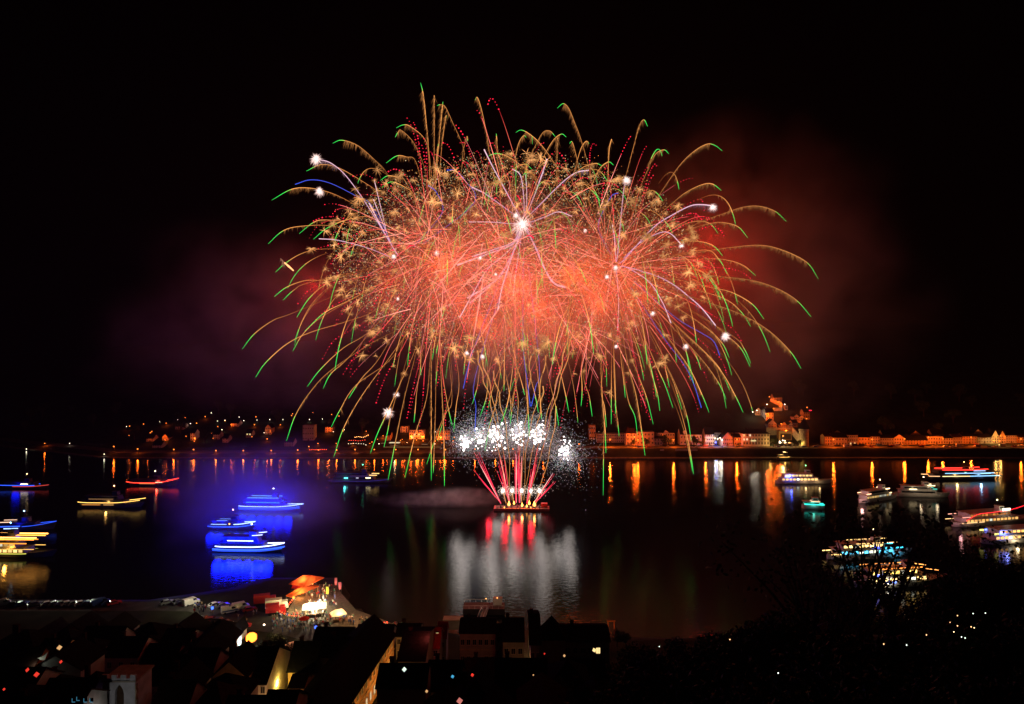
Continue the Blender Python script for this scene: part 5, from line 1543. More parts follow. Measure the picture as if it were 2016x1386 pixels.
boat('pink white passenger boat seen from its stern among the bank trees', 1728, 984, 100, 28, decks=2, mast=(1, .7, .4), wins=[(YE, .8), None], strips=[(5.0, -.42, -.3, (1, .45, .25), 3, .25, 0), (6.6, .1, .2, (1, .7, .35), 4, .3, 0), (4.0, .2, .26, (1, .7, .35), 3, .25, 0)], lights=[(-.55, -3, 4, 800, (1, .45, .4))])
boat('pale boat with sweeping awning just beyond the pink white boat', 1812, 977, 96, -8, decks=2, mast=(1, .75, .4), strips=[(4.6, -.24, -.1, (1, .75, .4), 3, .3, 0), (7.0, .1, .24, (1, .75, .4), 3, .25, 0), (5.0, .2, .28, (.1, .8, .6), 1.4, .2, 0)], lights=[(-.1, -8, 5, 350, (1, .75, .45)), (.2, -8, 5, 300, (1, .75, .45))])
def red_garland(o, L, B, z):
    pts = catmull([(-L * .42, -B * .5, 3.5), (-L * .28, -B * .5, 6.3), (-L * .1, -B * .5, 6.8), (L * .12, -B * .5, 7.4), (L * .34, -B * .5, 9.4)], 8)
    mb = MB(); mb.tube(pts, .06, 3); c = mb.build('garland_cable', METAL, o)
    a = arc_len(pts); s = 0; mb = MB()
    while s < a[-1]:
        j = next(i for i, x in enumerate(a) if x >= s + 1e-6)
        mb.octa(Vector(pts[j - 1]).lerp(Vector(pts[j]), (s - a[j - 1]) / (a[j] - a[j - 1])), .2); s += .75
    mb.build('bulb_dots', emit('garland_red', (1, .02, .03), 6, False), c)
    mb = MB(); mb.box(L * .04, L * .14, -B * .47, -B * .46, z + .6, z + 1.7); mb.build('glare_panel', emit('deck_glare', (1, .85, .55), 5), o)  # glare on the deck built as a glowing panel
boat('moored ship with a dotted red garland and white deck glare', 1952, 1030, 185, 14, decks=2, mast=(1, .8, .5), wins=[((1, .5, .14), 1.4), (OR, .8)], strips=[(2.4, -.48, -.2, (1, .6, .25), 2.0, .15, 0), (5.0, -.46, -.36, (1, .4, .3), 1.6, .2, 0)], lights=[(.08, -5, 8, 600, (1, .8, .6)), (-.5, -5, 5, 500, (1, .4, .4))], extra=red_garland)
boat('glass roofed ship with golden window rows and one blue lamp', 2012, 1064, 190, 12, decks=2, mast=(.3, .4, 1), wins=[((1, .5, .14), 2.2), ((1, .48, .12), 2.4)], strips=[(4.9, -.36, -.3, (.1, .15, 1), 7, .4, 0), (4.9, -.42, -.38, (.9, .8, .2), 2, .4, 0)], lights=[(-.3, -5, 5, 700, (.2, .25, 1)), (-.2, -6, 2, 600, (1, .75, .4))])
boat('small motor launch with turquoise strip half hidden by branches', 1600, 1001, 40, -14, decks=1, mast=None, strips=[(2.6, -.4, .45, (.03, .8, .6), 3, .22, 0), (4.2, -.1, .3, (1, .7, .4), 2, .16, 0)], lights=[(0, -3, 3, 200, (.1, .8, .6))])
boat('party ship with warm and turquoise windows, upper of two screened by trees', 1708, 1096, 172, 9, decks=2, mast=(1, .7, .4), wins=[((.1, .6, .9), 3.5), (YE, 4.0)], strips=[(6.6, -.2, .3, (1, .6, .2), 2, .16, 0), (4.3, .14, .36, (.05, .6, .9), 3, .25, 0), (4.6, .02, .08, (.05, .08, 1), 6, .3, 0), (2.6, -.5, -.36, YE, 3, .2, 0)], lights=[(.3, -5, 3, 600, (.1, .6, .9))])
boat('party ship with orange garland rail, lower of two screened by trees', 1768, 1150, 196, 9, decks=2, mast=None, wins=[(YE, 4.0), ((1, .6, .12), 4.0)], strips=[(7.0, -.36, .2, (1, .3, .05), 3, .15, 0), (7.0, .24, .36, (1, .35, .08), 3, .15, -3), (4.8, -.3, -.24, (.08, .12, 1), 6, .35, 0), (2.2, -.2, -.1, (.1, .2, 1), 5, .3, 0)], lights=[(-.2, -5, 2, 900, (.8, .7, .4))])

boat('small ferry with a yellow glow moored at the far waterline below the square', 1543, 905, 26, 0, hull='dark', decks=1, mast=None, strips=[(2.2, -.4, .4, (1, .5, .1), 2.0, .2, .3)], lights=[(0, -3, 2.5, 260, (1, .5, .1))], beam=3.0)

# firing barge
p = G(1026, 1003, 0)
o = thing('firing_barge', 'low firing barge with burning mortars under the red comets', 'barge', p, RD(-2))
mb = MB(); mb.prism([(-15, .1), (-13.5, -.6), (13.5, -.6), (15.5, .3), (15.5, 1.2), (-15, 1.2)], 'y', -4, 4); mb.build('hull', HULL['red'], o)
mb = MB(); mb.box(-14, 14.5, -3.6, 3.6, 1.203, 1.3); mb.build('deck', DECK, o)
mb = MB(); mb.tube([(-14.8, -3.9, 1.9), (15.2, -3.9, 1.9)], .06, 4); mb.tube([(-14.8, 3.9, 1.9), (15.2, 3.9, 1.9)], .06, 4); mb.build('railing_frame', METAL, o)
for k, x in enumerate((-11, -8, -5, -2, 1, 4, 7, 10, 13)):
    mb = MB()
    for y in (-2, -.7, .7, 2):
        mb.tube([(x, y, 1.3), (x + .3 * (k - 4) * .25, y, 2.6)], .22, 8)
    mb.box(x - .5, x + .5, -2.6, 2.6, 1.301, 1.7)
    mb.build('mortar_pattern', METAL, o)
mb = MB(); mb.box(11, 14.5, -1.5, 1.5, 1.301, 3.6); mb.build('cabin', HULL['red'], o)
FLM = emit('flame', (1, .38, .06), 7)
for k, (u, v, r) in enumerate([(1002, 993, 1.0), (1012, 991, .7), (1028, 995, .8), (1042, 991, .9), (1052, 994, 1.1), (1037, 997, .6), (993, 1000, .45), (1045, 1001, .5)]):
    q = P(u, v, p.y - 2)
    f = thing('mortar_flame', 'orange flame at a mortar mouth ' + ['second from the village end', 'small, third from the village end', 'in the barge middle', 'near the barge cabin', 'biggest, by the barge cabin', 'low, in front of the middle', 'tiny, at the village end', 'thin, low, by the cabin'][k], 'flame', q, 0, 'flames on the firing barge')
    mb = MB(); mb.lathe([(.2 * r, -.8 * r), (.75 * r, -.2 * r), (.6 * r, .5 * r), (.25 * r, 1.3 * r), (.02, 2.0 * r)], 8); mb.build('flame_body', FLM, f)
    if k in (0, 2, 4):
        lamp_light((0, -1.5, 1.5), 2600, (1, .16, .04), .6, f, 'flame_light')
# ---------------------------------------------------------------- near bank: quay, festival, old town roofs, trees
def gz(x, y):
    return near_z(x, y)


def NG(u, v, z=5.0):
    return G(u, v, z)


def sheet(name, px, z, mat, label):
    pts = [NG(u, v, z) for u, v in px]
    mb = MB(); mb.add([tuple(p) for p in pts] + [(p.x, p.y, z - .3) for p in pts], [tuple(range(len(pts)))] + [(i, i + len(pts), (i + 1) % len(pts) + len(pts), (i + 1) % len(pts)) for i in range(len(pts))])
    return tag(mb.build(name, mat), label, None, None, 'structure')


GRANITE = surf('granite_setts', (.10, .09, .075), .85, .3, 1.2, .2)
sheet('quay_road', [(0, 1203), (250, 1203), (370, 1203), (470, 1236), (560, 1250), (600, 1262), (690, 1238), (640, 1222), (560, 1216), (480, 1196), (330, 1184), (0, 1186)], 5.02, ASPHALT, 'asphalt quay road and parking in front of the festival')
sheet('festival_square', [(560, 1212), (640, 1222), (690, 1238), (800, 1240), (760, 1222), (700, 1200), (672, 1168), (664, 1150), (600, 1150), (580, 1180)], 5.03, GRANITE, 'paved festival square on the quay point')
sheet('grass_verge', [(374, 1229), (400, 1212), (412, 1216), (392, 1229)], 5.06, surf('grass', (.05, .12, .03), .9, .4, 2), 'small lit grass verge beside the quay road')
sheet('alley_paving', [(530, 1386), (566, 1386), (564, 1345), (548, 1345)], 5.04, GRANITE, 'yellow lit alley paving between two houses')


def near_house(label, u0, u1, ve, Y, dep, kind='gable', rise=5.0, wall='grey', roof='slate', fl=3, cols=3, lit={}, group='dark old town roofs', cat='house', chim=1, dormers=0, name='house', rz=0.0, win=(1.0, 1.5), zb=None):
    a, b = P(u0, ve, Y), P(u1, ve, Y)
    z = gz((a.x + b.x) / 2, Y) if zb is None else zb
    o = thing(name, label, cat, ((a.x + b.x) / 2, Y, z), rz, group)
    return house_at(o, b.x - a.x, dep, a.z - z, kind=kind, rise=rise, wall=wall, roof=roof, fl=fl, cols=cols, lit=lit, base=3, chim=chim, dormers=dormers, win=win)


# house by the yellow alley and its annex, the alley wall, the long lit facade
near_house('two windowed brown house beside the yellow lit alley', 567, 618, 1320, 161, 11, rise=4.4, wall='ochre', fl=2, cols=2, win=(1.0, 1.7), group=None)
near_house('low annex with one pale window before the two windowed house', 569, 598, 1353, 154, 6.5, 'gable', 1.2, 'ochre', fl=1, cols=1, lit={(0, 0): 'w'}, chim=0, group=None)
o = near_house('tall house whose side wall catches the yellow alley light', 486, 524, 1345, 150, 16, rise=4.5, wall='white', fl=3, cols=3, group=None)
lamp_light(P(548, 1345, 157), 1100, (1, .68, .12), .2, None, 'alley_light')
lamp_light(P(530, 1392, 146), 500, (1, .5, .2), .2, None, 'alley_light')
for k, (u, v, y) in enumerate([(547, 1371, 158), (549, 1349, 166), (556, 1337, 170)]):
    q = thing('alley_barrier', ['yellow lit horizontal barrier bar across the alley', 'second barrier bar, deeper in the alley', 'topmost barrier bar at the alley end'][k], 'barrier', NG(u, v + 3))
    mb = MB(); mb.box(-1.4, 1.4, -.07, .07, .8, 1.0); mb.build('bar', PLASTER['white'], q)
    mb = MB(); mb.box(-1.1, -.95, -.1, .1, -.3, .8); mb.box(.95, 1.1, -.1, .1, -.3, .8); mb.build('post_frame', METAL, q)

# long building seen along its street facade (facade faces +x)
LTH = Vector((-35.0, 135, 5.0))
o = thing('long_townhouse', 'long town house with orange lit street facade running towards the river', 'building', LTH, RD(-5.7))
Lh, hh = 43.0, 8.7
TF = Matrix.Translation(LTH) @ Matrix.Rotation(RD(-5.7), 4, 'Z')
mb = MB(); mb.box(-11, 0, 0, Lh, -2, hh); mb.build('wall', surf('orange_render', (.42, .24, .12), .85, .25, .5), o)
mb = MB()
for s in (1, -1):
    mb.prism([(-5.5 + s * 6.1, hh - .5), (-5.5, hh + 4.6), (-5.5, hh + 4.85), (-5.5 + s * 6.1, hh - .22)], 'y', -.3, Lh + .3)
mb.build('roof', SLATE, o)
mb = MB(); mb.box(0.003, .16, -.05, Lh + .05, 4.6, 4.85); mb.build('cornice', TRIM, o)
for f in range(2):
    for k in range(14):
        put('window', WIN['w' if (f == 0 and k in (3, 4, 6, 7, 8, 9)) or (f, k) in ((1, 0), (1, 2)) else 'd'], o, (0.0, 1.8 + k * 3.0, 1.6 + f * 4.4), RD(90), (1.0, 1, 1.9))
for y, zz, w in ((12, 4.2, 900), (25, 4.2, 1100), (38, 4.2, 1000)):
    q = thing('wall_lantern', 'street lantern hung opposite the long lit facade, ' + {12: 'nearest the viewer', 25: 'halfway along', 38: 'at the river end'}[y], 'lantern', TF @ Vector((4.6, y, zz)))
    mb = MB(); mb.octa((0, 0, 0), .22); mb.build('lamp_head', emit('lantern_glass', (1, .5, .15), 4, False), q)
    mb = MB(); mb.tube([(0, 0, .2), (0, 0, .5), (2.2, 0, .6)], .05, 5); mb.build('bracket', METAL, q)
    lamp_light((-.3, 0, -.3), w, (1, .42, .08), .2, q)
near_house('black roofed house standing close before the long lit facade', 742, 838, 1352, 128, 8, rise=2.4, cols=5, fl=2, group='dark old town roofs')
near_house('black house flanking the street opposite the long lit facade', 784, 836, 1300, 152, 18, rise=2.6, cols=3)

# house with red glow in its roof colour, lit yellow window
o = near_house('house with red lit roof slope and one yellow window', 822, 864, 1274, 168, 9, rise=2.9, wall='grey', roof='tile', fl=3, cols=3, lit={(1, 1): 'y'}, chim=0, group=None)
for ch in o.children:
    if ch.name.startswith('roof'):
        ch.data.materials[0] = surf('red_glow_roof', (.33, .03, .025), .6, .15, 2)  # red glow on the slope is put into the roof colour
q = near_house('small house with red lit roof slope behind the larger red roof', 862, 878, 1254, 178, 6, rise=2.6, wall='grey', roof='tile', fl=2, cols=1, chim=0, group=None)
for ch in q.children:
    if ch.name.startswith('roof'):
        ch.data.materials[0] = MATS['red_glow_roof']
lamp_light(P(846, 1246, 158), 900, (1, .12, .08), .3, None, 'roof_terrace_light')  # added lamp without fixture, reddens both roof slopes
q = thing('roof_window_lamp', 'small lit attic window beside the two red roofs', 'window', P(861, 1254, 171))
mb = MB(); mb.box(-.35, .35, 0, .1, 0, 1.0); mb.build('pane', LIT_Y, q); mb = MB(); mb.box(-.5, .5, .101, 1.6, -.3, 1.2); mb.build('dormer', SLATE, q)

# pyramid roofed tower, turret and pinnacles against the water
def tower(label, ua, va, ue, ve, Y, cat='tower', name='tower', wall='grey', finial=0.0):
    ap = P(ua, va, Y); e = P(ue, ve, Y)
    w = abs(ue - ua) / F * Y
    z = gz(ap.x, Y)
    o = thing(name, label, cat, (ap.x, Y, z), 0)
    mb = MB(); mb.box(-w * .92, w * .92, -w * .92, w * .92, -2, e.z - z); mb.build('wall', PLASTER[wall], o)
    mb = MB(); h = e.z - z; r = ap.z - z
    mb.add([(-w, -w, h), (w, -w, h), (w, w, h), (-w, w, h), (0, 0, r)], [(0, 1, 4), (1, 2, 4), (2, 3, 4), (3, 0, 4), (3, 2, 1, 0)]); mb.build('roof', SLATE, o)
    if finial:
        mb = MB(); mb.tube([(0, 0, r - .2), (0, 0, r + finial)], [.08, .03], 5); mb.build('finial', METAL, o)
    return o


tower('black tower with steep pyramid roof against the reflecting water', 1086, 1211, 1113, 1250, 166, finial=.6)
tower('slim black turret with needle spire and tiny pale lamp', 1123, 1226, 1112, 1250, 168, finial=1.4, name='turret', cat='turret')
for k, (u, v) in enumerate([(1113, 1241), (1133, 1241), (1141, 1240), (1150, 1241), (1160, 1239)]):
    q = thing('pinnacle', 'thin black pinnacle on the town roofs ' + ['left of the needle turret'.replace('left of', 'between pyramid tower and'), 'just past the needle turret', 'second past the needle turret', 'third past the needle turret', 'last of the pinnacles'][k], 'pinnacle', P(u, 1256, 168), 0, 'pinnacles by the needle turret')
    mb = MB(); mb.lathe([(.5, -3), (.5, .1), (.3, .4), (.02, P(u, v, 168).z - P(u, 1256, 168).z)], 6); mb.build('stone_cone', PLASTER['stone'], q)
near_house('dark gabled roof under the needle turret', 1110, 1200, 1262, 164, 10, rise=1.6, cols=6, fl=3, lit={(2, 4): 'y'})
near_house('dark roof with little pyramid top beside the landing stage path', 975, 1000, 1244, 182, 5, 'pyramid', 1.4, cols=2, fl=2, chim=0)
near_house('dark broad hall roof before the landing stage', 905, 975, 1246, 178, 10, rise=1.6, cols=6, fl=2)
near_house('dark roof between landing stage and lit lane', 990, 1031, 1262, 172, 14, rise=3.0, cols=3, fl=2)
near_house('dark house closing the far side of the lit lane', 1044, 1064, 1268, 158, 20, rise=3.0, cols=2, fl=3)
near_house('dark stepped roof above the crowd edge', 780, 824, 1252, 182, 8, rise=1.6, cols=4, fl=2)
# the lit lane
lamp_light(P(1039, 1262, 181), 380, (1, .75, .25), .2, None, 'lane_light'); lamp_light(P(1037, 1300, 160), 220, (1, .5, .15), .2, None, 'lane_light')
sheet('lane_paving', [(1024, 1386), (1040, 1386), (1052, 1240), (1032, 1240)], 5.05, GRANITE, 'narrow lane paving lit yellow between dark houses')

rows = [(112, 24, 1440), (124, 22, 1408), (137, 20, 1372), (150, 18, 1340)]
k = 0
LB = ['dark old town roof under the viewpoint']
for Y, wpx, ve in rows:
    u = -20.0
    while u < 1150:
        wd = R.uniform(60, 105)
        c = u + wd / 2
        blocked = (480 < c < 640 and Y > 118) or (640 < c < 850) or (830 < c < 900 and Y > 140) or (180 < c < 300 and Y > 105) or (990 < c < 1070 and Y > 140)
        if not blocked:
            near_house('unlit dark slate roof among the old town houses under the viewpoint', u, u + wd - 4, ve + R.uniform(-22, 16), Y + R.uniform(-3, 3), R.uniform(8, 11), R.choice(('gable', 'gable', 'front_gable', 'hip')), R.uniform(2.6, 4.2), R.choice(('grey', 'ochre', 'pink')), R.choice(('slate', 'slate', 'tile')), 2, 3, chim=R.choice((0, 1)))
        u += wd
for Y, v0 in ((166, 1300), (178, 1278), (190, 1258)):
    u = -10.0
    while u < 430:
        wd = R.uniform(55, 85)
        near_house('unlit dark slate roof among the quayside old town houses', u, u + wd - 5, v0 + R.uniform(-8, 10), Y, 9, R.choice(('gable', 'hip', 'front_gable')), R.uniform(2.2, 3.6), R.choice(('grey', 'ochre', 'pink')), 'slate', 2, 3, chim=R.choice((0, 1)))
        u += wd
for u0, u1, v, Y, txt in [(430, 476, 1312, 172, 'dark house below the bright yellow lamp'), (630, 700, 1292, 164, 'dark roof between parasol terrace and long facade'), (615, 690, 1268, 182, 'dark roof behind the beige parasol terrace'), (700, 770, 1262, 186, 'dark roof at the river end of the long facade')]:
    near_house(txt, u0, u1, v, Y, 9, rise=2.6, cols=3, fl=2)
o = near_house('house end wall with one window lit by the bright yellow lamp', 446, 458, 1255, 188, 10, 'front_gable', 1.8, 'cream', fl=2, cols=1, chim=0, group=None)

# church tower at the lower edge
Yc = 126
a, b = P(204, 1342, Yc), P(266, 1342, Yc)
o = thing('church_tower', 'pale church tower with pointed window and battlement, lower picture edge', 'tower', ((a.x + b.x) / 2, Yc, gz(a.x, Yc)))
zt = a.z - o.location.z; w = (b.x - a.x) / 2
pale = surf('pale_tower_plaster', (.42, .44, .5), .9, .2, .6, .15)
mb = MB()
ww, sp, z0 = .85, 4.2, -4
mb.box(-w, -ww, 0, .9, -4, zt); mb.box(ww, w, 0, .9, -4, zt); mb.box(-w, w, .9, 2 * w, -4, zt)
mb.box(-ww, ww, 0, .9, -4, zt - sp - 1.2)
arch = [(-ww, zt - sp * .55), (-ww * .8, zt - sp * .36), (-ww * .4, zt - sp * .22), (0, zt - sp * .14), (ww * .4, zt - sp * .22), (ww * .8, zt - sp * .36), (ww, zt - sp * .55), (ww, zt), (-ww, zt)]
mb.prism(arch, 'y', 0, .9)
mb.build('wall', pale, o)
mb = MB(); mb.box(-ww, ww, .7, .89, zt - sp - 1.3, zt - sp * .1); mb.build('louvre_slats', WOOD, o)
mb = MB()
for s in (-1, 1):
    for k in range(9):
        mb.box(s * w - .02 if s > 0 else -w - (.28 if k % 2 else .16), s * w + (.28 if k % 2 else .16) if s > 0 else -w + .02, -.06, .6, zt - 1.0 - k * .9 - .42, zt - 1.0 - k * .9 + .42)
mb.build('corner_bricks', PLASTER['stone'], o)
mb = MB(); mb.box(-w - .35, w + .35, -.35, 2 * w + .35, zt + .003, zt + .3); mb.build('cornice', PALE, o)
mb = MB()
for k in range(4):
    x0 = -w - .2 + k * (2 * w + .4 - 1.0) / 3
    mb.box(x0, x0 + 1.0, -.25, .2, zt + .303, zt + 1.35)
mb.box(-w - .2, w + .2, -.2, .15, zt + .303, zt + .7)
mb.build('parapet', pale, o)
lamp_light((-1.5, -6, zt - 9), 420, (.7, .85, 1), .3, o, 'flood_light'); lamp_light((1.0, -7, zt - 3), 200, (1, .9, .8), .3, o, 'flood_light')

# skylights and odd lit windows among the black roofs
RW = emit('red_skylight', (1, .05, .03), .9); AM = emit('amber_skylight', (1, .55, .22), .8); BLW = emit('blue_edge_glow', (.1, .45, .7), .35); GW = emit('green_white_window', (.8, 1, .8), 1.1)
for k, (u, v, Y, m, sx, txt) in enumerate([(117, 1275, 150, AM, .55, 'amber skylight on a black roof'), (54, 1319, 130, RW, .4, 'small red skylight, upper of a pair'), (72, 1328, 128, RW, .5, 'larger red skylight, lower of a pair'), (120, 1303, 140, RW, .35, 'single red skylight below the amber one'), (8, 1357, 122, RW, .25, 'tiny red skylight at the picture edge'),
                                            (602, 1274, 166, RW, .3, 'red skylight past the beige parasol'), (623, 1270, 168, RW, .3, 'second red skylight past the beige parasol'), (422, 1242, 184, emit('pink_skylight', (1, .4, .3), .8), .5, 'pink skylight under the parked cars'), (796, 1318, 126, GW, .45, 'green white tilted window by the long facade'), (930, 1329, 120, RW, .3, 'red glimmer among roofs near the lit lane'),
                                            (891, 1332, 118, emit('cyan_tv', (.1, .6, 1), .7), .3, 'thin cyan window below the yellow window'), (1072, 1287, 150, RW, .2, 'red glimmer on the roof by the pyramid tower'), (1111, 1291, 148, AM, .3, 'narrow amber window under the needle turret'), (1170, 1280, 155, LIT_Y, .5, 'bright slim window under the last pinnacle'), (1050, 1329, 125, AM, .15, 'tiny amber light past the lit lane'), (840, 1361, 110, AM, .25, 'small pale slit window low in the roofs'), (905, 1380, 106, emit('pink_wall_light', (1, .3, .25), .6), .5, 'pink lit window at the lower picture edge')]):
    p = P(u, v, Y)
    sx *= .72
    o = thing('skylight', txt, 'skylight', p, R.uniform(-.3, .3), 'skylights and odd windows in the dark roofs')
    mb = MB(); mb.box(-sx, sx, -.05, 0, -sx, sx, Matrix.Rotation(RD(-35), 4, 'X') @ Matrix.Rotation(RD(35), 4, 'Y')); mb.build('pane', m, o)
    mb = MB(); mb.box(-sx * 1.15, sx * 1.15, .003, .25, -sx * 1.15, sx * 1.15, Matrix.Rotation(RD(-35), 4, 'X') @ Matrix.Rotation(RD(35), 4, 'Y')); mb.build('frame', SLATE, o)
for k, u in enumerate((145, 154, 168, 180)):
    o = thing('blue_lit_window', 'blue edged small window beside the church tower, ' + ['outermost of four', 'higher of the middle two', 'lower of the middle two', 'nearest the tower'][k], 'window', P(u, 1379 - (3 if k == 1 else 0), 112), 0, 'four blue edged windows')
    mb = MB(); mb.box(-.28, -.2, -.05, 0, -.3, .35); mb.box(-.2, .25, -.05, 0, -.3, -.2); mb.build('frame', BLW, o); mb = MB(); mb.box(-.19, .3, .003, .05, -.19, .4); mb.build('pane', GLASS, o)  # frame glows itself, standing in for blue light along its edges
for u, v, Y, txt, cc, w_ in [(204, 1274, 170, 'gable wall lit yellow under a hidden lamp', (1, .7, .15), 60), (78, 1292, 150, 'white lit gable strip among black roofs', (.9, 1, .8), 40)]:
    o = thing('lit_gable', txt, 'gable', P(u, v, Y))
    mb = MB(); mb.prism([(-1.2, -.8), (1.2, -.8), (1.7, .9), (1.0, .2)], 'y', 0, .3); mb.build('wall', PLASTER['white'], o)
    lamp_light((-.3, -1.6, -.8), w_, cc, .15, o, 'wall_light')

# landing stage with gangway
o = thing('landing_stage', 'floating landing stage with curved rails before the white reflections', 'pontoon', G(953, 1204, 0))
mb = MB(); mb.prism([(-6.5, -.6), (6.5, -.6), (6.9, .3), (6.9, 1.9), (-6.9, 1.9), (-6.9, .3)], 'y', -3, 3); mb.build('hull', surf('pontoon_hull', (.03, .025, .025), .6, .2, 1), o)
mb = MB(); mb.box(-6.8, 6.8, -2.9, 2.9, 1.903, 2.0); mb.build('deck', surf('pontoon_deck', (.2, .13, .11), .8, .2, 1), o)
mb = MB()
for y in (-2.9, 2.9):
    mb.tube([(-6.8, y, 3.0), (0, y, 3.05), (6.8, y, 3.0)], .07, 5)
    for k in range(8):
        mb.tube([(-6.8 + k * 1.94, y, 1.95), (-6.8 + k * 1.94, y, 3.0)], .04, 4)
mb.build('railing_frame', PLASTER['white'], o)
mb = MB(); mb.box(3, 6, .5, 2.4, 2.003, 4.2); mb.build('shelter', PLASTER['white'], o)
mb = MB(); mb.tube([(1.8, 1, 2), (1.8, 1, 7.5)], [.09, .04], 5); mb.build('flagpole', METAL, o)
mb = MB(); mb.octa((0.6, 2, 3.6), .22); mb.octa((4.4, .3, 4.5), .22); mb.build('lamp_dots', emit('stage_lamp', (1, .4, .1), 4), o)
g0, g1 = G(958, 1196, 2.0), NG(941, 1236)
g = thing('gangway', 'arched gangway bridge from the shore up to the landing stage', 'gangway', g1)
d = g0 - g1
mb = MB()
for s in (-1, 1):
    mb.tube([Vector((s * .9, 0, .0)) + d * (k / 8) + Vector((0, 0, 1.1 + .8 * math.sin(math.pi * k / 8))) for k in range(9)], .1, 5)
    for k in range(9):
        q = Vector((s * .9, 0, 0)) + d * (k / 8)
        mb.tube([q, q + Vector((0, 0, 1.1 + .8 * math.sin(math.pi * k / 8)))], .05, 4)
mb.build('railing_frame', PALE, g)
mb = MB(); n = Vector((1, 0, 0)); mb.add([n * -.95, n * .95, n * .95 + d, n * -.95 + d, n * -.95 - Vector((0, 0, .25)), n * .95 - Vector((0, 0, .25)), n * .95 + d - Vector((0, 0, .25)), n * -.95 + d - Vector((0, 0, .25))], [(0, 1, 2, 3), (7, 6, 5, 4), (0, 4, 5, 1), (1, 5, 6, 2), (2, 6, 7, 3), (3, 7, 4, 0)]); mb.build('walkway', WOOD, g)
lamp_light(g1 + Vector((-1.5, -1, 3)), 160, (1, .8, .5), .2, None, 'gangway_light'); lamp_light(G(955, 1190, 6), 260, (1, .5, .4), .2, None, 'stage_light')
o = thing('ticket_kiosk', 'low kiosk with pale roof edge near the gangway foot', 'kiosk', NG(892, 1234))
mb = MB(); mb.box(-2.5, 2.5, -1.3, 1.3, -.3, 2.4); mb.build('wall', PLASTER['grey'], o); mb = MB(); mb.box(-2.9, 2.9, -1.7, 1.7, 2.403, 2.65); mb.build('roof', PLASTER['white'], o)
lamp_light((3.6, -.5, 2.6), 60, (1, .95, .7), .2, o)
o = thing('lit_gatepost', 'orange lit mooring gate frame among bank trees', 'gate', NG(1203, 1248))
mb = MB()
for x in (-.9, .9):
    mb.box(x - .12, x + .12, -.12, .12, -.5, 3.6)
mb.build('post_frame', PLASTER['ochre'], o); mb = MB(); mb.box(-1.2, 1.2, -.15, .15, 3.603, 3.9); mb.build('beam', PLASTER['ochre'], o); lamp_light((0, -1.6, 2.4), 60, SODIUM, .2, o)

# festival: marquee, stalls, tents, parasols, flags
def tent(label, u, v, w, d, h, col, rz=0.0, glow=0, cc=(1, .7, .35), name='festival_tent', roof_h=1.1):
    o = thing(name, label, 'tent', NG(u, v), rz)
    mb = MB()
    mb.add([(-w, -d, h), (w, -d, h), (w, d, h), (-w, d, h), (-w * .5, 0, h + roof_h), (w * .5, 0, h + roof_h), (-w, -d, h - .35), (w, -d, h - .35), (w, d, h - .35), (-w, d, h - .35)],
           [(0, 1, 5, 4), (1, 2, 5), (2, 3, 4, 5), (3, 0, 4), (6, 7, 1, 0), (7, 8, 2, 1), (8, 9, 3, 2), (9, 6, 0, 3)])
    mb.build('canopy', col, o)
    for x in (-w + .1, w - .1):
        for y in (-d + .1, d - .1):
            mb = MB(); mb.box(x - .06, x + .06, y - .06, y + .06, -.2, h - .02); mb.build('post', METAL, o)
    mb = MB(); mb.box(-w + .4, w - .4, -d + .3, -d + .9, -.1, 1.0); mb.build('counter', WOOD, o)
    if glow:
        lamp_light((0, -d * .3, h - .5), glow, cc, .25, o, 'tent_light')
    return o


def canvas(name, col):
    m, t, out = new_mat(name)
    d = t.nodes.new('ShaderNodeBsdfDiffuse'); d.inputs[0].default_value = (*col, 1)
    r = t.nodes.new('ShaderNodeBsdfTranslucent'); r.inputs[0].default_value = (*col, 1)
    x = t.nodes.new('ShaderNodeMixShader'); x.inputs[0].default_value = .55
    n = t.nodes.new('ShaderNodeTexNoise'); n.inputs['Scale'].default_value = 1.2
    bp = t.nodes.new('ShaderNodeBump'); bp.inputs['Strength'].default_value = .4
    t.links.new(n.outputs['Fac'], bp.inputs['Height']); t.links.new(bp.outputs[0], d.inputs['Normal'])
    t.links.new(d.outputs[0], x.inputs[1]); t.links.new(r.outputs[0], x.inputs[2]); t.links.new(x.outputs[0], out.inputs[0])
    return m


CAN = canvas('white_canvas', (.75, .7, .6)); REDC = canvas('red_canvas', (.6, .03, .02)); ORC = canvas('orange_canvas', (.6, .16, .06))
tent('white marquee glowing brightest in the festival crowd', 619, 1211, 3.6, 2.2, 2.9, CAN, .25, 6000, (1, .85, .55))
lamp_light(NG(619, 1206) + Vector((0, 2, 6.5)), 1500, (1, .8, .5), .3, None, 'marquee_flood')
tent('long red canopied stage at the quay point with rope lights', 604, 1162, 3.4, 5.0, 3.4, ORC, -.42, 2400, (1, .35, .12), roof_h=1.6)
tent('long sales stall lined with orange bulbs behind the crowd', 596, 1176, 1.2, 6.0, 2.3, ORC, -.55, 1600, (1, .35, .08))
tent('small cream tent with an orange light beside the shore path', 666, 1222, 2.2, 1.6, 2.4, CAN, .5, 900, (1, .5, .2))
tent('tiny dark canopy beside the red canopied stage', 585, 1166, 1.6, 1.4, 2.2, REDC, .2, 30, (.4, .3, 1))
festoon('orange bulbs along the edge of the red canopied stage', [(590, 1168), (606, 1155), (620, 1143)], 246, OBULB, .26, 1.0)
festoon('orange bulb row down the long sales stall', [(590, 1172), (604, 1158), (618, 1148)], 240, OBULB, .24, 1.0)
festoon('red bulb chain hanging from the lamp mast to the red trailer', [(578, 1178), (566, 1192), (551, 1203)], 214, RBULB, .23, .8)
festoon('red bulb chain running from the trailer towards the marquee', [(551, 1203), (560, 1208), (575, 1212), (590, 1213)], 212, RBULB, .23, .8)
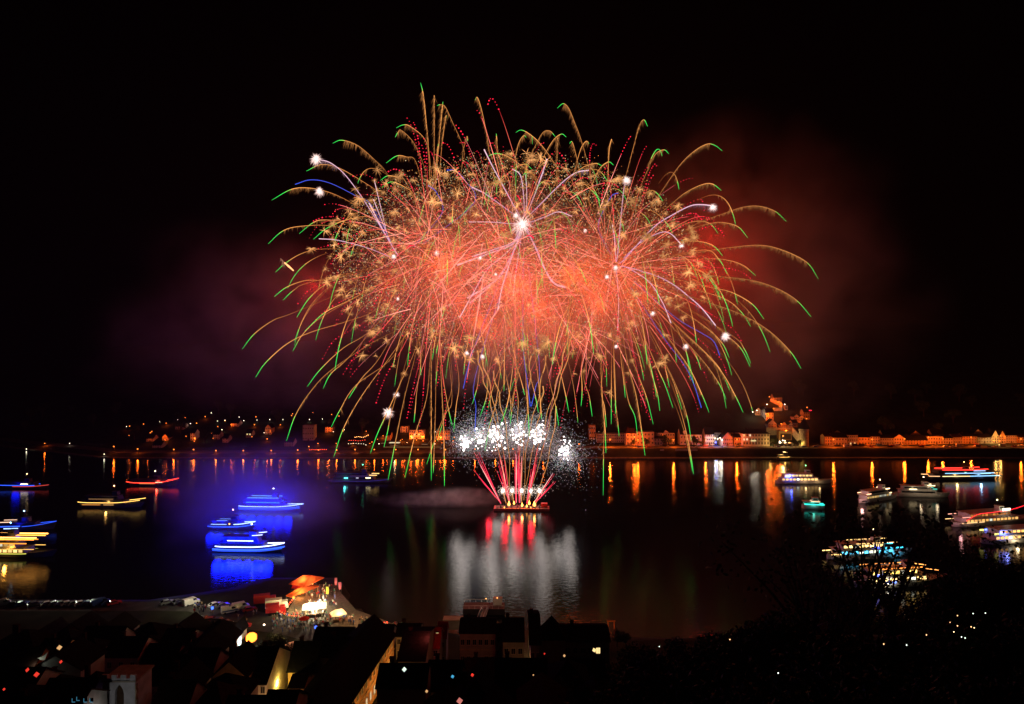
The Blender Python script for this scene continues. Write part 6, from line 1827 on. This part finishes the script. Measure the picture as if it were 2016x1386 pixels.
festoon('red bulb row over the far end of the crowd', [(741, 1226), (752, 1226), (766, 1225)], 206, RBULB, .24, .8)


def parasol(label, u, v, r, h, mat, tilt=0.0, name='parasol'):
    o = thing(name, label, 'parasol', NG(u, v))
    mb = MB(); n = 10
    vs = [(0, 0, h + r * .42)] + [(r * math.cos(6.283 * i / n), r * math.sin(6.283 * i / n), h) for i in range(n)] + [(r * math.cos(6.283 * i / n), r * math.sin(6.283 * i / n), h - .25) for i in range(n)]
    mb.add(vs, [(0, 1 + i, 1 + (i + 1) % n) for i in range(n)] + [(1 + i, 1 + n + i, 1 + n + (i + 1) % n, 1 + (i + 1) % n) for i in range(n)]); mb.build('canopy', mat, o)
    mb = MB(); mb.tube([(0, 0, -.2), (0, 0, h + r * .4)], .06, 6); mb.build('pole', METAL, o)
    return o


BEI = surf('beige_canvas', (.45, .27, .2), .9, .12, .8)
parasol('red parasol in the middle of the crowd', 599, 1232, 1.5, 2.3, REDC)
parasol('large beige parasol on the terrace below the square', 579, 1289, 2.6, 2.6, BEI)
parasol('second beige parasol, half hidden before the large one', 573, 1306, 2.2, 2.4, BEI)
lamp_light(NG(570, 1284) + Vector((-2, -2, 6)), 600, (1, .55, .3), .3, None, 'terrace_light')


def flag(label, u, v, h, cc):
    o = thing('flagpole', label, 'flag', NG(u, v))
    mb = MB(); mb.tube([(0, 0, 0), (0, 0, h)], [.07, .04], 5); mb.build('pole', METAL, o)
    mb = MB()
    pts = [(-.05 - .9 * i / 5, .12 * math.sin(i * 1.6)) for i in range(6)]
    for (x0, y0), (x1, y1) in zip(pts, pts[1:]):
        mb.add([(x0, y0, h - 2.6), (x1, y1, h - 2.5), (x1, y1, h - .1), (x0, y0, h - .05), (x0, y0 + .02, h - 2.6), (x1, y1 + .02, h - 2.5), (x1, y1 + .02, h - .1), (x0, y0 + .02, h - .05)], [(0, 1, 2, 3), (7, 6, 5, 4)])
    mb.build('cloth', surf('flag_%s' % cc[0], cc[1], .9, .1, 1), o)


flag('yellow beach flag on a pole beside the promenade crowd', 647, 1182, 4.6, ('yellow', (.55, .5, .08)))
flag('pink flag on the tall pole at the quay edge', 664, 1166, 5.0, ('pink', (.6, .2, .25)))
flag('pink flag farther out at the quay point', 672, 1170, 4.2, ('pink', (.6, .2, .25)))

# strong square lamps
street_lamp('brilliant yellow street lamp glaring over the town roofs', 495, 1255, 186, 16000, 6.0, False, 'square lamps', 3.2, (1, .78, .22))
street_lamp('bluish white lamp right beside the brilliant yellow one'.replace('right beside', 'touching'), 488, 1255, 186.5, 2500, 6.0, True, 'square lamps', 1.1, (.7, .85, 1))
street_lamp('yellow lamp mast at the top of the red bulb chain', 578, 1176, 214, 4500, 6.0, False, 'square lamps', .8, (1, .7, .25))
street_lamp('white lamp standing inside the festival square', 630, 1182, 222, 4500, 5.0, True, 'square lamps', .8, (1, .85, .55))
street_lamp('pale lamp at the road edge near the crowd', 520, 1230, 205, 2400, 4.0, True, 'square lamps', .6, (1, .9, .7))
street_lamp('low orange lamp above the long sales stall', 606, 1156, 238, 2600, 4.0, False, 'square lamps', .7, (1, .4, .1))
for k, (u, v, cc, txt) in enumerate([(459, 1262, (0, 1, .25), 'green traffic signal by the window wall'), (487, 1265, (0, 1, .3), 'green signal under the bluish lamp')]):
    o = thing('traffic_signal', txt, 'traffic light', P(u, v, 187))
    mb = MB(); mb.box(-.25, .25, 0, .3, -.9, .9); mb.tube([(0, .15, -5), (0, .15, -.9)], .08, 6); mb.build('housing', METAL, o)
    mb = MB(); mb.ball((0, -.06, -.45), .26, 8, 5); mb.ball((0, -.06, .3), .2, 8, 5); mb.build('lens_dots', emit('green_signal', cc, 5), o)
    lamp_light((0, -1, 0), 40, cc, .2, o)

# vehicles on the near quay
car('white van at the head of the parked row', NG(376, 1190), .95, 'white', True)
car('dark car parked before the white van', NG(352, 1188), .95, 'grey')
car('white car parked alone behind the people group', NG(424, 1194), .85, 'white')
car('silver car squeezed beside the white car', NG(438, 1195), .85, 'silver')
o = car('blue and white police van with pale roof on the quay road', NG(453, 1206), .55, 'white', True)
mb = MB(); mb.box(-2.4, 2.3, -.99, -.978, .75, 1.15); mb.box(-2.4, 2.3, .978, .99, .75, 1.15); mb.build('blue_stripe', PAINT['blue'], o)
mb = MB(); mb.box(-.3, .1, -.7, .7, 2.203, 2.4); mb.build('light_bar', PAINT['blue'], o)
car('white van standing behind the police van', NG(474, 1199), .6, 'white', True)
car('red car parked beside the second white van', NG(491, 1203), .6, 'red')
for k, (u, v, pp) in enumerate([(402, 1222, 'black'), (417, 1224, 'red'), (431, 1225, 'grey'), (444, 1229, 'black'), (480, 1235, 'red')]):
    car('%s car with lit tail lamp on the dark verge, %s' % (pp, ['by the grass', 'second from the grass', 'mid row', 'far end of the row', 'alone near the yellow lamp'][k]), NG(u, v), R.uniform(-.2, .2), pp)
k = 0
for u in range(4, 340, 13):
    if 228 < u < 318 or R.random() < .1:
        continue
    pp = R.choice(['white', 'silver', 'grey', 'black', 'blue', 'red', 'white'])
    v = 1193 - (u / 340) * 4
    car('%s car parked in the long dark quay row' % pp, NG(u, v), .75 + R.gauss(0, .05), pp, R.random() < .15, 'cars in the long dark quay row')
    k += 1


def truck(label, u, v, rz, col, L=7.0):
    o = thing('box_truck', label, 'truck', NG(u, v), rz)
    mb = MB(); mb.box(-L / 2, L / 2 - 2.0, -1.2, 1.2, .9, 3.3); mb.build('cargo_box', col, o)
    mb = MB(); mb.prism([(L / 2 - 1.9, .5), (L / 2, .5), (L / 2, 1.5), (L / 2 - .35, 2.5), (L / 2 - 1.9, 2.5)], 'y', -1.1, 1.1); mb.build('cab', col, o)
    mb = MB(); mb.add([(L / 2 + .015, -.95, 1.52), (L / 2 + .015, .95, 1.52), (L / 2 - .33, .95, 2.42), (L / 2 - .33, -.95, 2.42)], [(0, 1, 2, 3)]); mb.build('windscreen', GLASS, o)
    for x in (-L * .3, L * .34):
        for y in (-1.05, 1.05):
            mb = MB(); mb.lathe([(.45, -.15), (.45, .15)], 12); q = mb.build('wheel', RUBBER, o, (x, y, .45)); q.rotation_euler = (RD(90), 0, 0)
    mb = MB(); mb.box(-L / 2 + .2, L / 2 - .2, -.5, .5, .5, .89); mb.build('chassis', METAL, o)


REDP = PAINT['red']
truck('red fire truck parked in shadow behind the white vans', 522, 1190, .35, REDP)
truck('white box truck beside the red trailer', 545, 1199, .3, WHITE)
truck('red trailer truck at the end of the bulb chain', 543, 1209, .3, REDP, 6.0)

# crowd
def crowd(n, fn, where):
    for _ in range(n):
        u, v = fn()
        p = NG(u, v, 5.03)
        if p.y > near_shore(p.x) - 3:
            continue
        person(p, where)


crowd(66, lambda: (R.uniform(606, 662), R.uniform(1152, 1196)), 'along the promenade of the quay point')
crowd(52, lambda: (R.uniform(534, 592), R.uniform(1214, 1246)), 'on the road edge of the festival square')
crowd(78, lambda: (R.uniform(582, 650), R.uniform(1208, 1244)), 'packed around the glowing marquee')
crowd(80, lambda: (lambda t: (650 + t * 90, 1216 + t * 16 + R.uniform(-6, 8)))(R.random()), 'lining the shore path past the tents')
crowd(26, lambda: (R.uniform(740, 802), R.uniform(1232, 1246)), 'at the dark end of the shore path')
crowd(24, lambda: (R.uniform(380, 405), R.uniform(1195, 1208)), 'grouped between parked cars on the quay')
crowd(12, lambda: (R.uniform(412, 520), R.uniform(1206, 1240)), 'scattered on the quay road')
for u, v, w_, cc in [(612, 1182, 700, (1, .3, .1)), (640, 1204, 700, (1, .55, .2)), (660, 1178, 500, (1, .3, .3)), (585, 1220, 700, (1, .6, .25)), (690, 1222, 600, (1, .45, .2)), (565, 1224, 300, (.5, .7, 1))]:
    lamp_light(NG(u, v) + Vector((0, 0, 3.2)), w_, cc, .2, None, 'stall_light')
crowd(8, lambda: (R.uniform(930, 945), R.uniform(1222, 1240)), 'waiting at the gangway foot')
lamp_light(NG(710, 1222) + Vector((0, -2, 6)), 2200, (1, .55, .25), .3, None, 'path_light')
lamp_light(NG(770, 1238) + Vector((0, -2, 5)), 800, (1, .35, .2), .3, None, 'path_light')
lamp_light(NG(392, 1196) + Vector((0, -2, 6)), 1500, (1, .9, .6), .3, None, 'parking_light')
for u in (30, 100, 170, 330):
    lamp_light(NG(u, 1182) + Vector((0, 2, 5)), 420, (.9, 1, .8), .3, None, 'parking_light')
for k, (u, v, cc) in enumerate([(551, 1239, (.1, .2, 1)), (418, 1201, (.05, .15, 1))]):
    o = thing('blue_beacon', ['blue glowing balloon lamp in the crowd', 'blue glowing costume lamp beside parked cars'][k], 'lamp', NG((622, 418)[k], (1246, 1207)[k]))
    mb = MB(); mb.ball((0, 0, 1.6), .45, 8, 6); mb.build('globe', emit('blue_globe', (.06, .15, 1), 3), o); mb = MB(); mb.tube([(0, 0, 0), (0, 0, 1.3)], .04, 5); mb.build('pole', METAL, o)

# trees on the near bank: black crowns before the boats and around the square
BIG = [leaf_crown(40 + i, 5.2, 8.5, 5200, .24, 11) for i in range(3)]
MID = [leaf_crown(60 + i, 3.4, 5.5, 2400, .2, 9) for i in range(2)]


def tree_top(label, u, vtop, Y, var, group, hfac):
    p = P(u, vtop, Y)
    z = gz(p.x, Y)
    sc = max(.5, (p.z - z) / hfac)
    return tree(label, (p.x, Y, z - .2), sc, var, group)


for k, (u, vt, Y) in enumerate([(548, 1242, 184), (536, 1250, 182), (560, 1252, 178), (542, 1266, 176), (432, 1270, 176)]):
    tree_top('dark leafy tree before the lit square, ' + ['tallest, beside the parasols', 'next to the yellow lamp', 'lowest, by the beige parasol', 'under the yellow lamp', 'by the window wall'][k], u, vt, Y, MID[k % 2], 'dark trees before the square', 8.6)
SLOPE = [(1240, 1262, 150), (1290, 1255, 150), (1345, 1240, 148), (1400, 1228, 145), (1455, 1215, 140), (1510, 1196, 138), (1560, 1180, 134), (1600, 1212, 128), (1660, 1240, 120), (1712, 1246, 140), (1770, 1246, 130), (1840, 1222, 124), (1872, 1150, 132), (1915, 1112, 118), (1960, 1098, 122), (2010, 1092, 126),
         (1270, 1310, 120), (1340, 1285, 116), (1420, 1265, 110), (1500, 1245, 105), (1580, 1226, 100), (1660, 1256, 96), (1740, 1260, 92), (1820, 1246, 92), (1900, 1180, 90), (1990, 1160, 90), (1200, 1340, 100), (1300, 1370, 90), (1420, 1340, 84), (1560, 1300, 80), (1700, 1290, 76), (1850, 1280, 74), (1990, 1270, 74), (1100, 1372, 98)]
THIN = [leaf_crown(80 + i, 5.6, 8.5, 440, .2, 13) for i in range(3)]
for k, (u, vt, Y) in enumerate([(1640, 1040, 150), (1700, 1048, 156), (1822, 1096, 150), (1690, 1106, 154), (1775, 1104, 146), (1592, 990, 158), (1700, 968, 160), (1752, 974, 162), (1905, 1012, 150), (1960, 1032, 152), (2000, 1040, 150)]):
    tree_top('thin leaved tree whose twigs break up the lights of the party ships', u, vt, Y, THIN[k % 3], 'thin leaved trees before the ships', 14.0)
for k, (u, vt, Y) in enumerate(SLOPE):
    tree_top('black crowned tree on the wooded slope screening the party ships', u, vt, Y, BIG[k % 3], 'trees of the wooded near slope', 14.0)
for k, (u, vt) in enumerate([(1178, 1246), (1190, 1240), (1215, 1236), (1232, 1244)]):
    tree_top('reddish dark bush by the lit mooring gate, ' + ['lowest', 'just before the gate', 'behind the gate', 'outermost'][k], u, vt, 190, MID[k % 2], 'bushes by the mooring gate', 8.6)
for k, (u, v, Y, cc) in enumerate([(1870, 1225, 112, AM), (1885, 1232, 112, AM), (1878, 1244, 110, LIT_Y), (1893, 1254, 110, GW), (1900, 1256, 110, GW), (1912, 1234, 112, AM), (1918, 1236, 112, LIT_Y), (1885, 1212, 115, AM), (1824, 1250, 108, AM), (1785, 1270, 104, GW), (1740, 1268, 106, AM), (1437, 1259, 118, AM), (1916, 1208, 116, GW), (1940, 1207, 116, GW), (1298, 1273, 130, GW), (1532, 1325, 100, GW)]):
    o = thing('garden_lamp', 'tiny garden lamp glimmering through the black slope trees', 'lamp', P(u, v, Y - 22), 0, 'garden lamps glimmering on the wooded slope')
    mb = MB(); mb.octa((0, 0, 0), .1); mb.build('bulb', emit('garden_' + cc.name, tuple(cc.node_tree.nodes['Emission'].inputs[0].default_value[:3]), 2.5), o); mb = MB(); mb.tube([(0, 0.05, -1.6), (0, .05, -.1)], .02, 4); mb.build('stake', METAL, o)
# ---------------------------------------------------------------- haze over the valley
hz, t, out = new_mat('night_haze')
pv = t.nodes.new('ShaderNodeVolumePrincipled')
pv.inputs['Color'].default_value = (0.9, 0.9, 0.92, 1)
pv.inputs['Density'].default_value = 0.00004
t.links.new(pv.outputs[0], out.inputs['Volume'])
mb = MB(); mb.box(-1245, 1245, -95, 1500, -4, 292)
tag(mb.build('haze', hz), 'thin smoky night haze over the river valley', None, None, 'stuff')
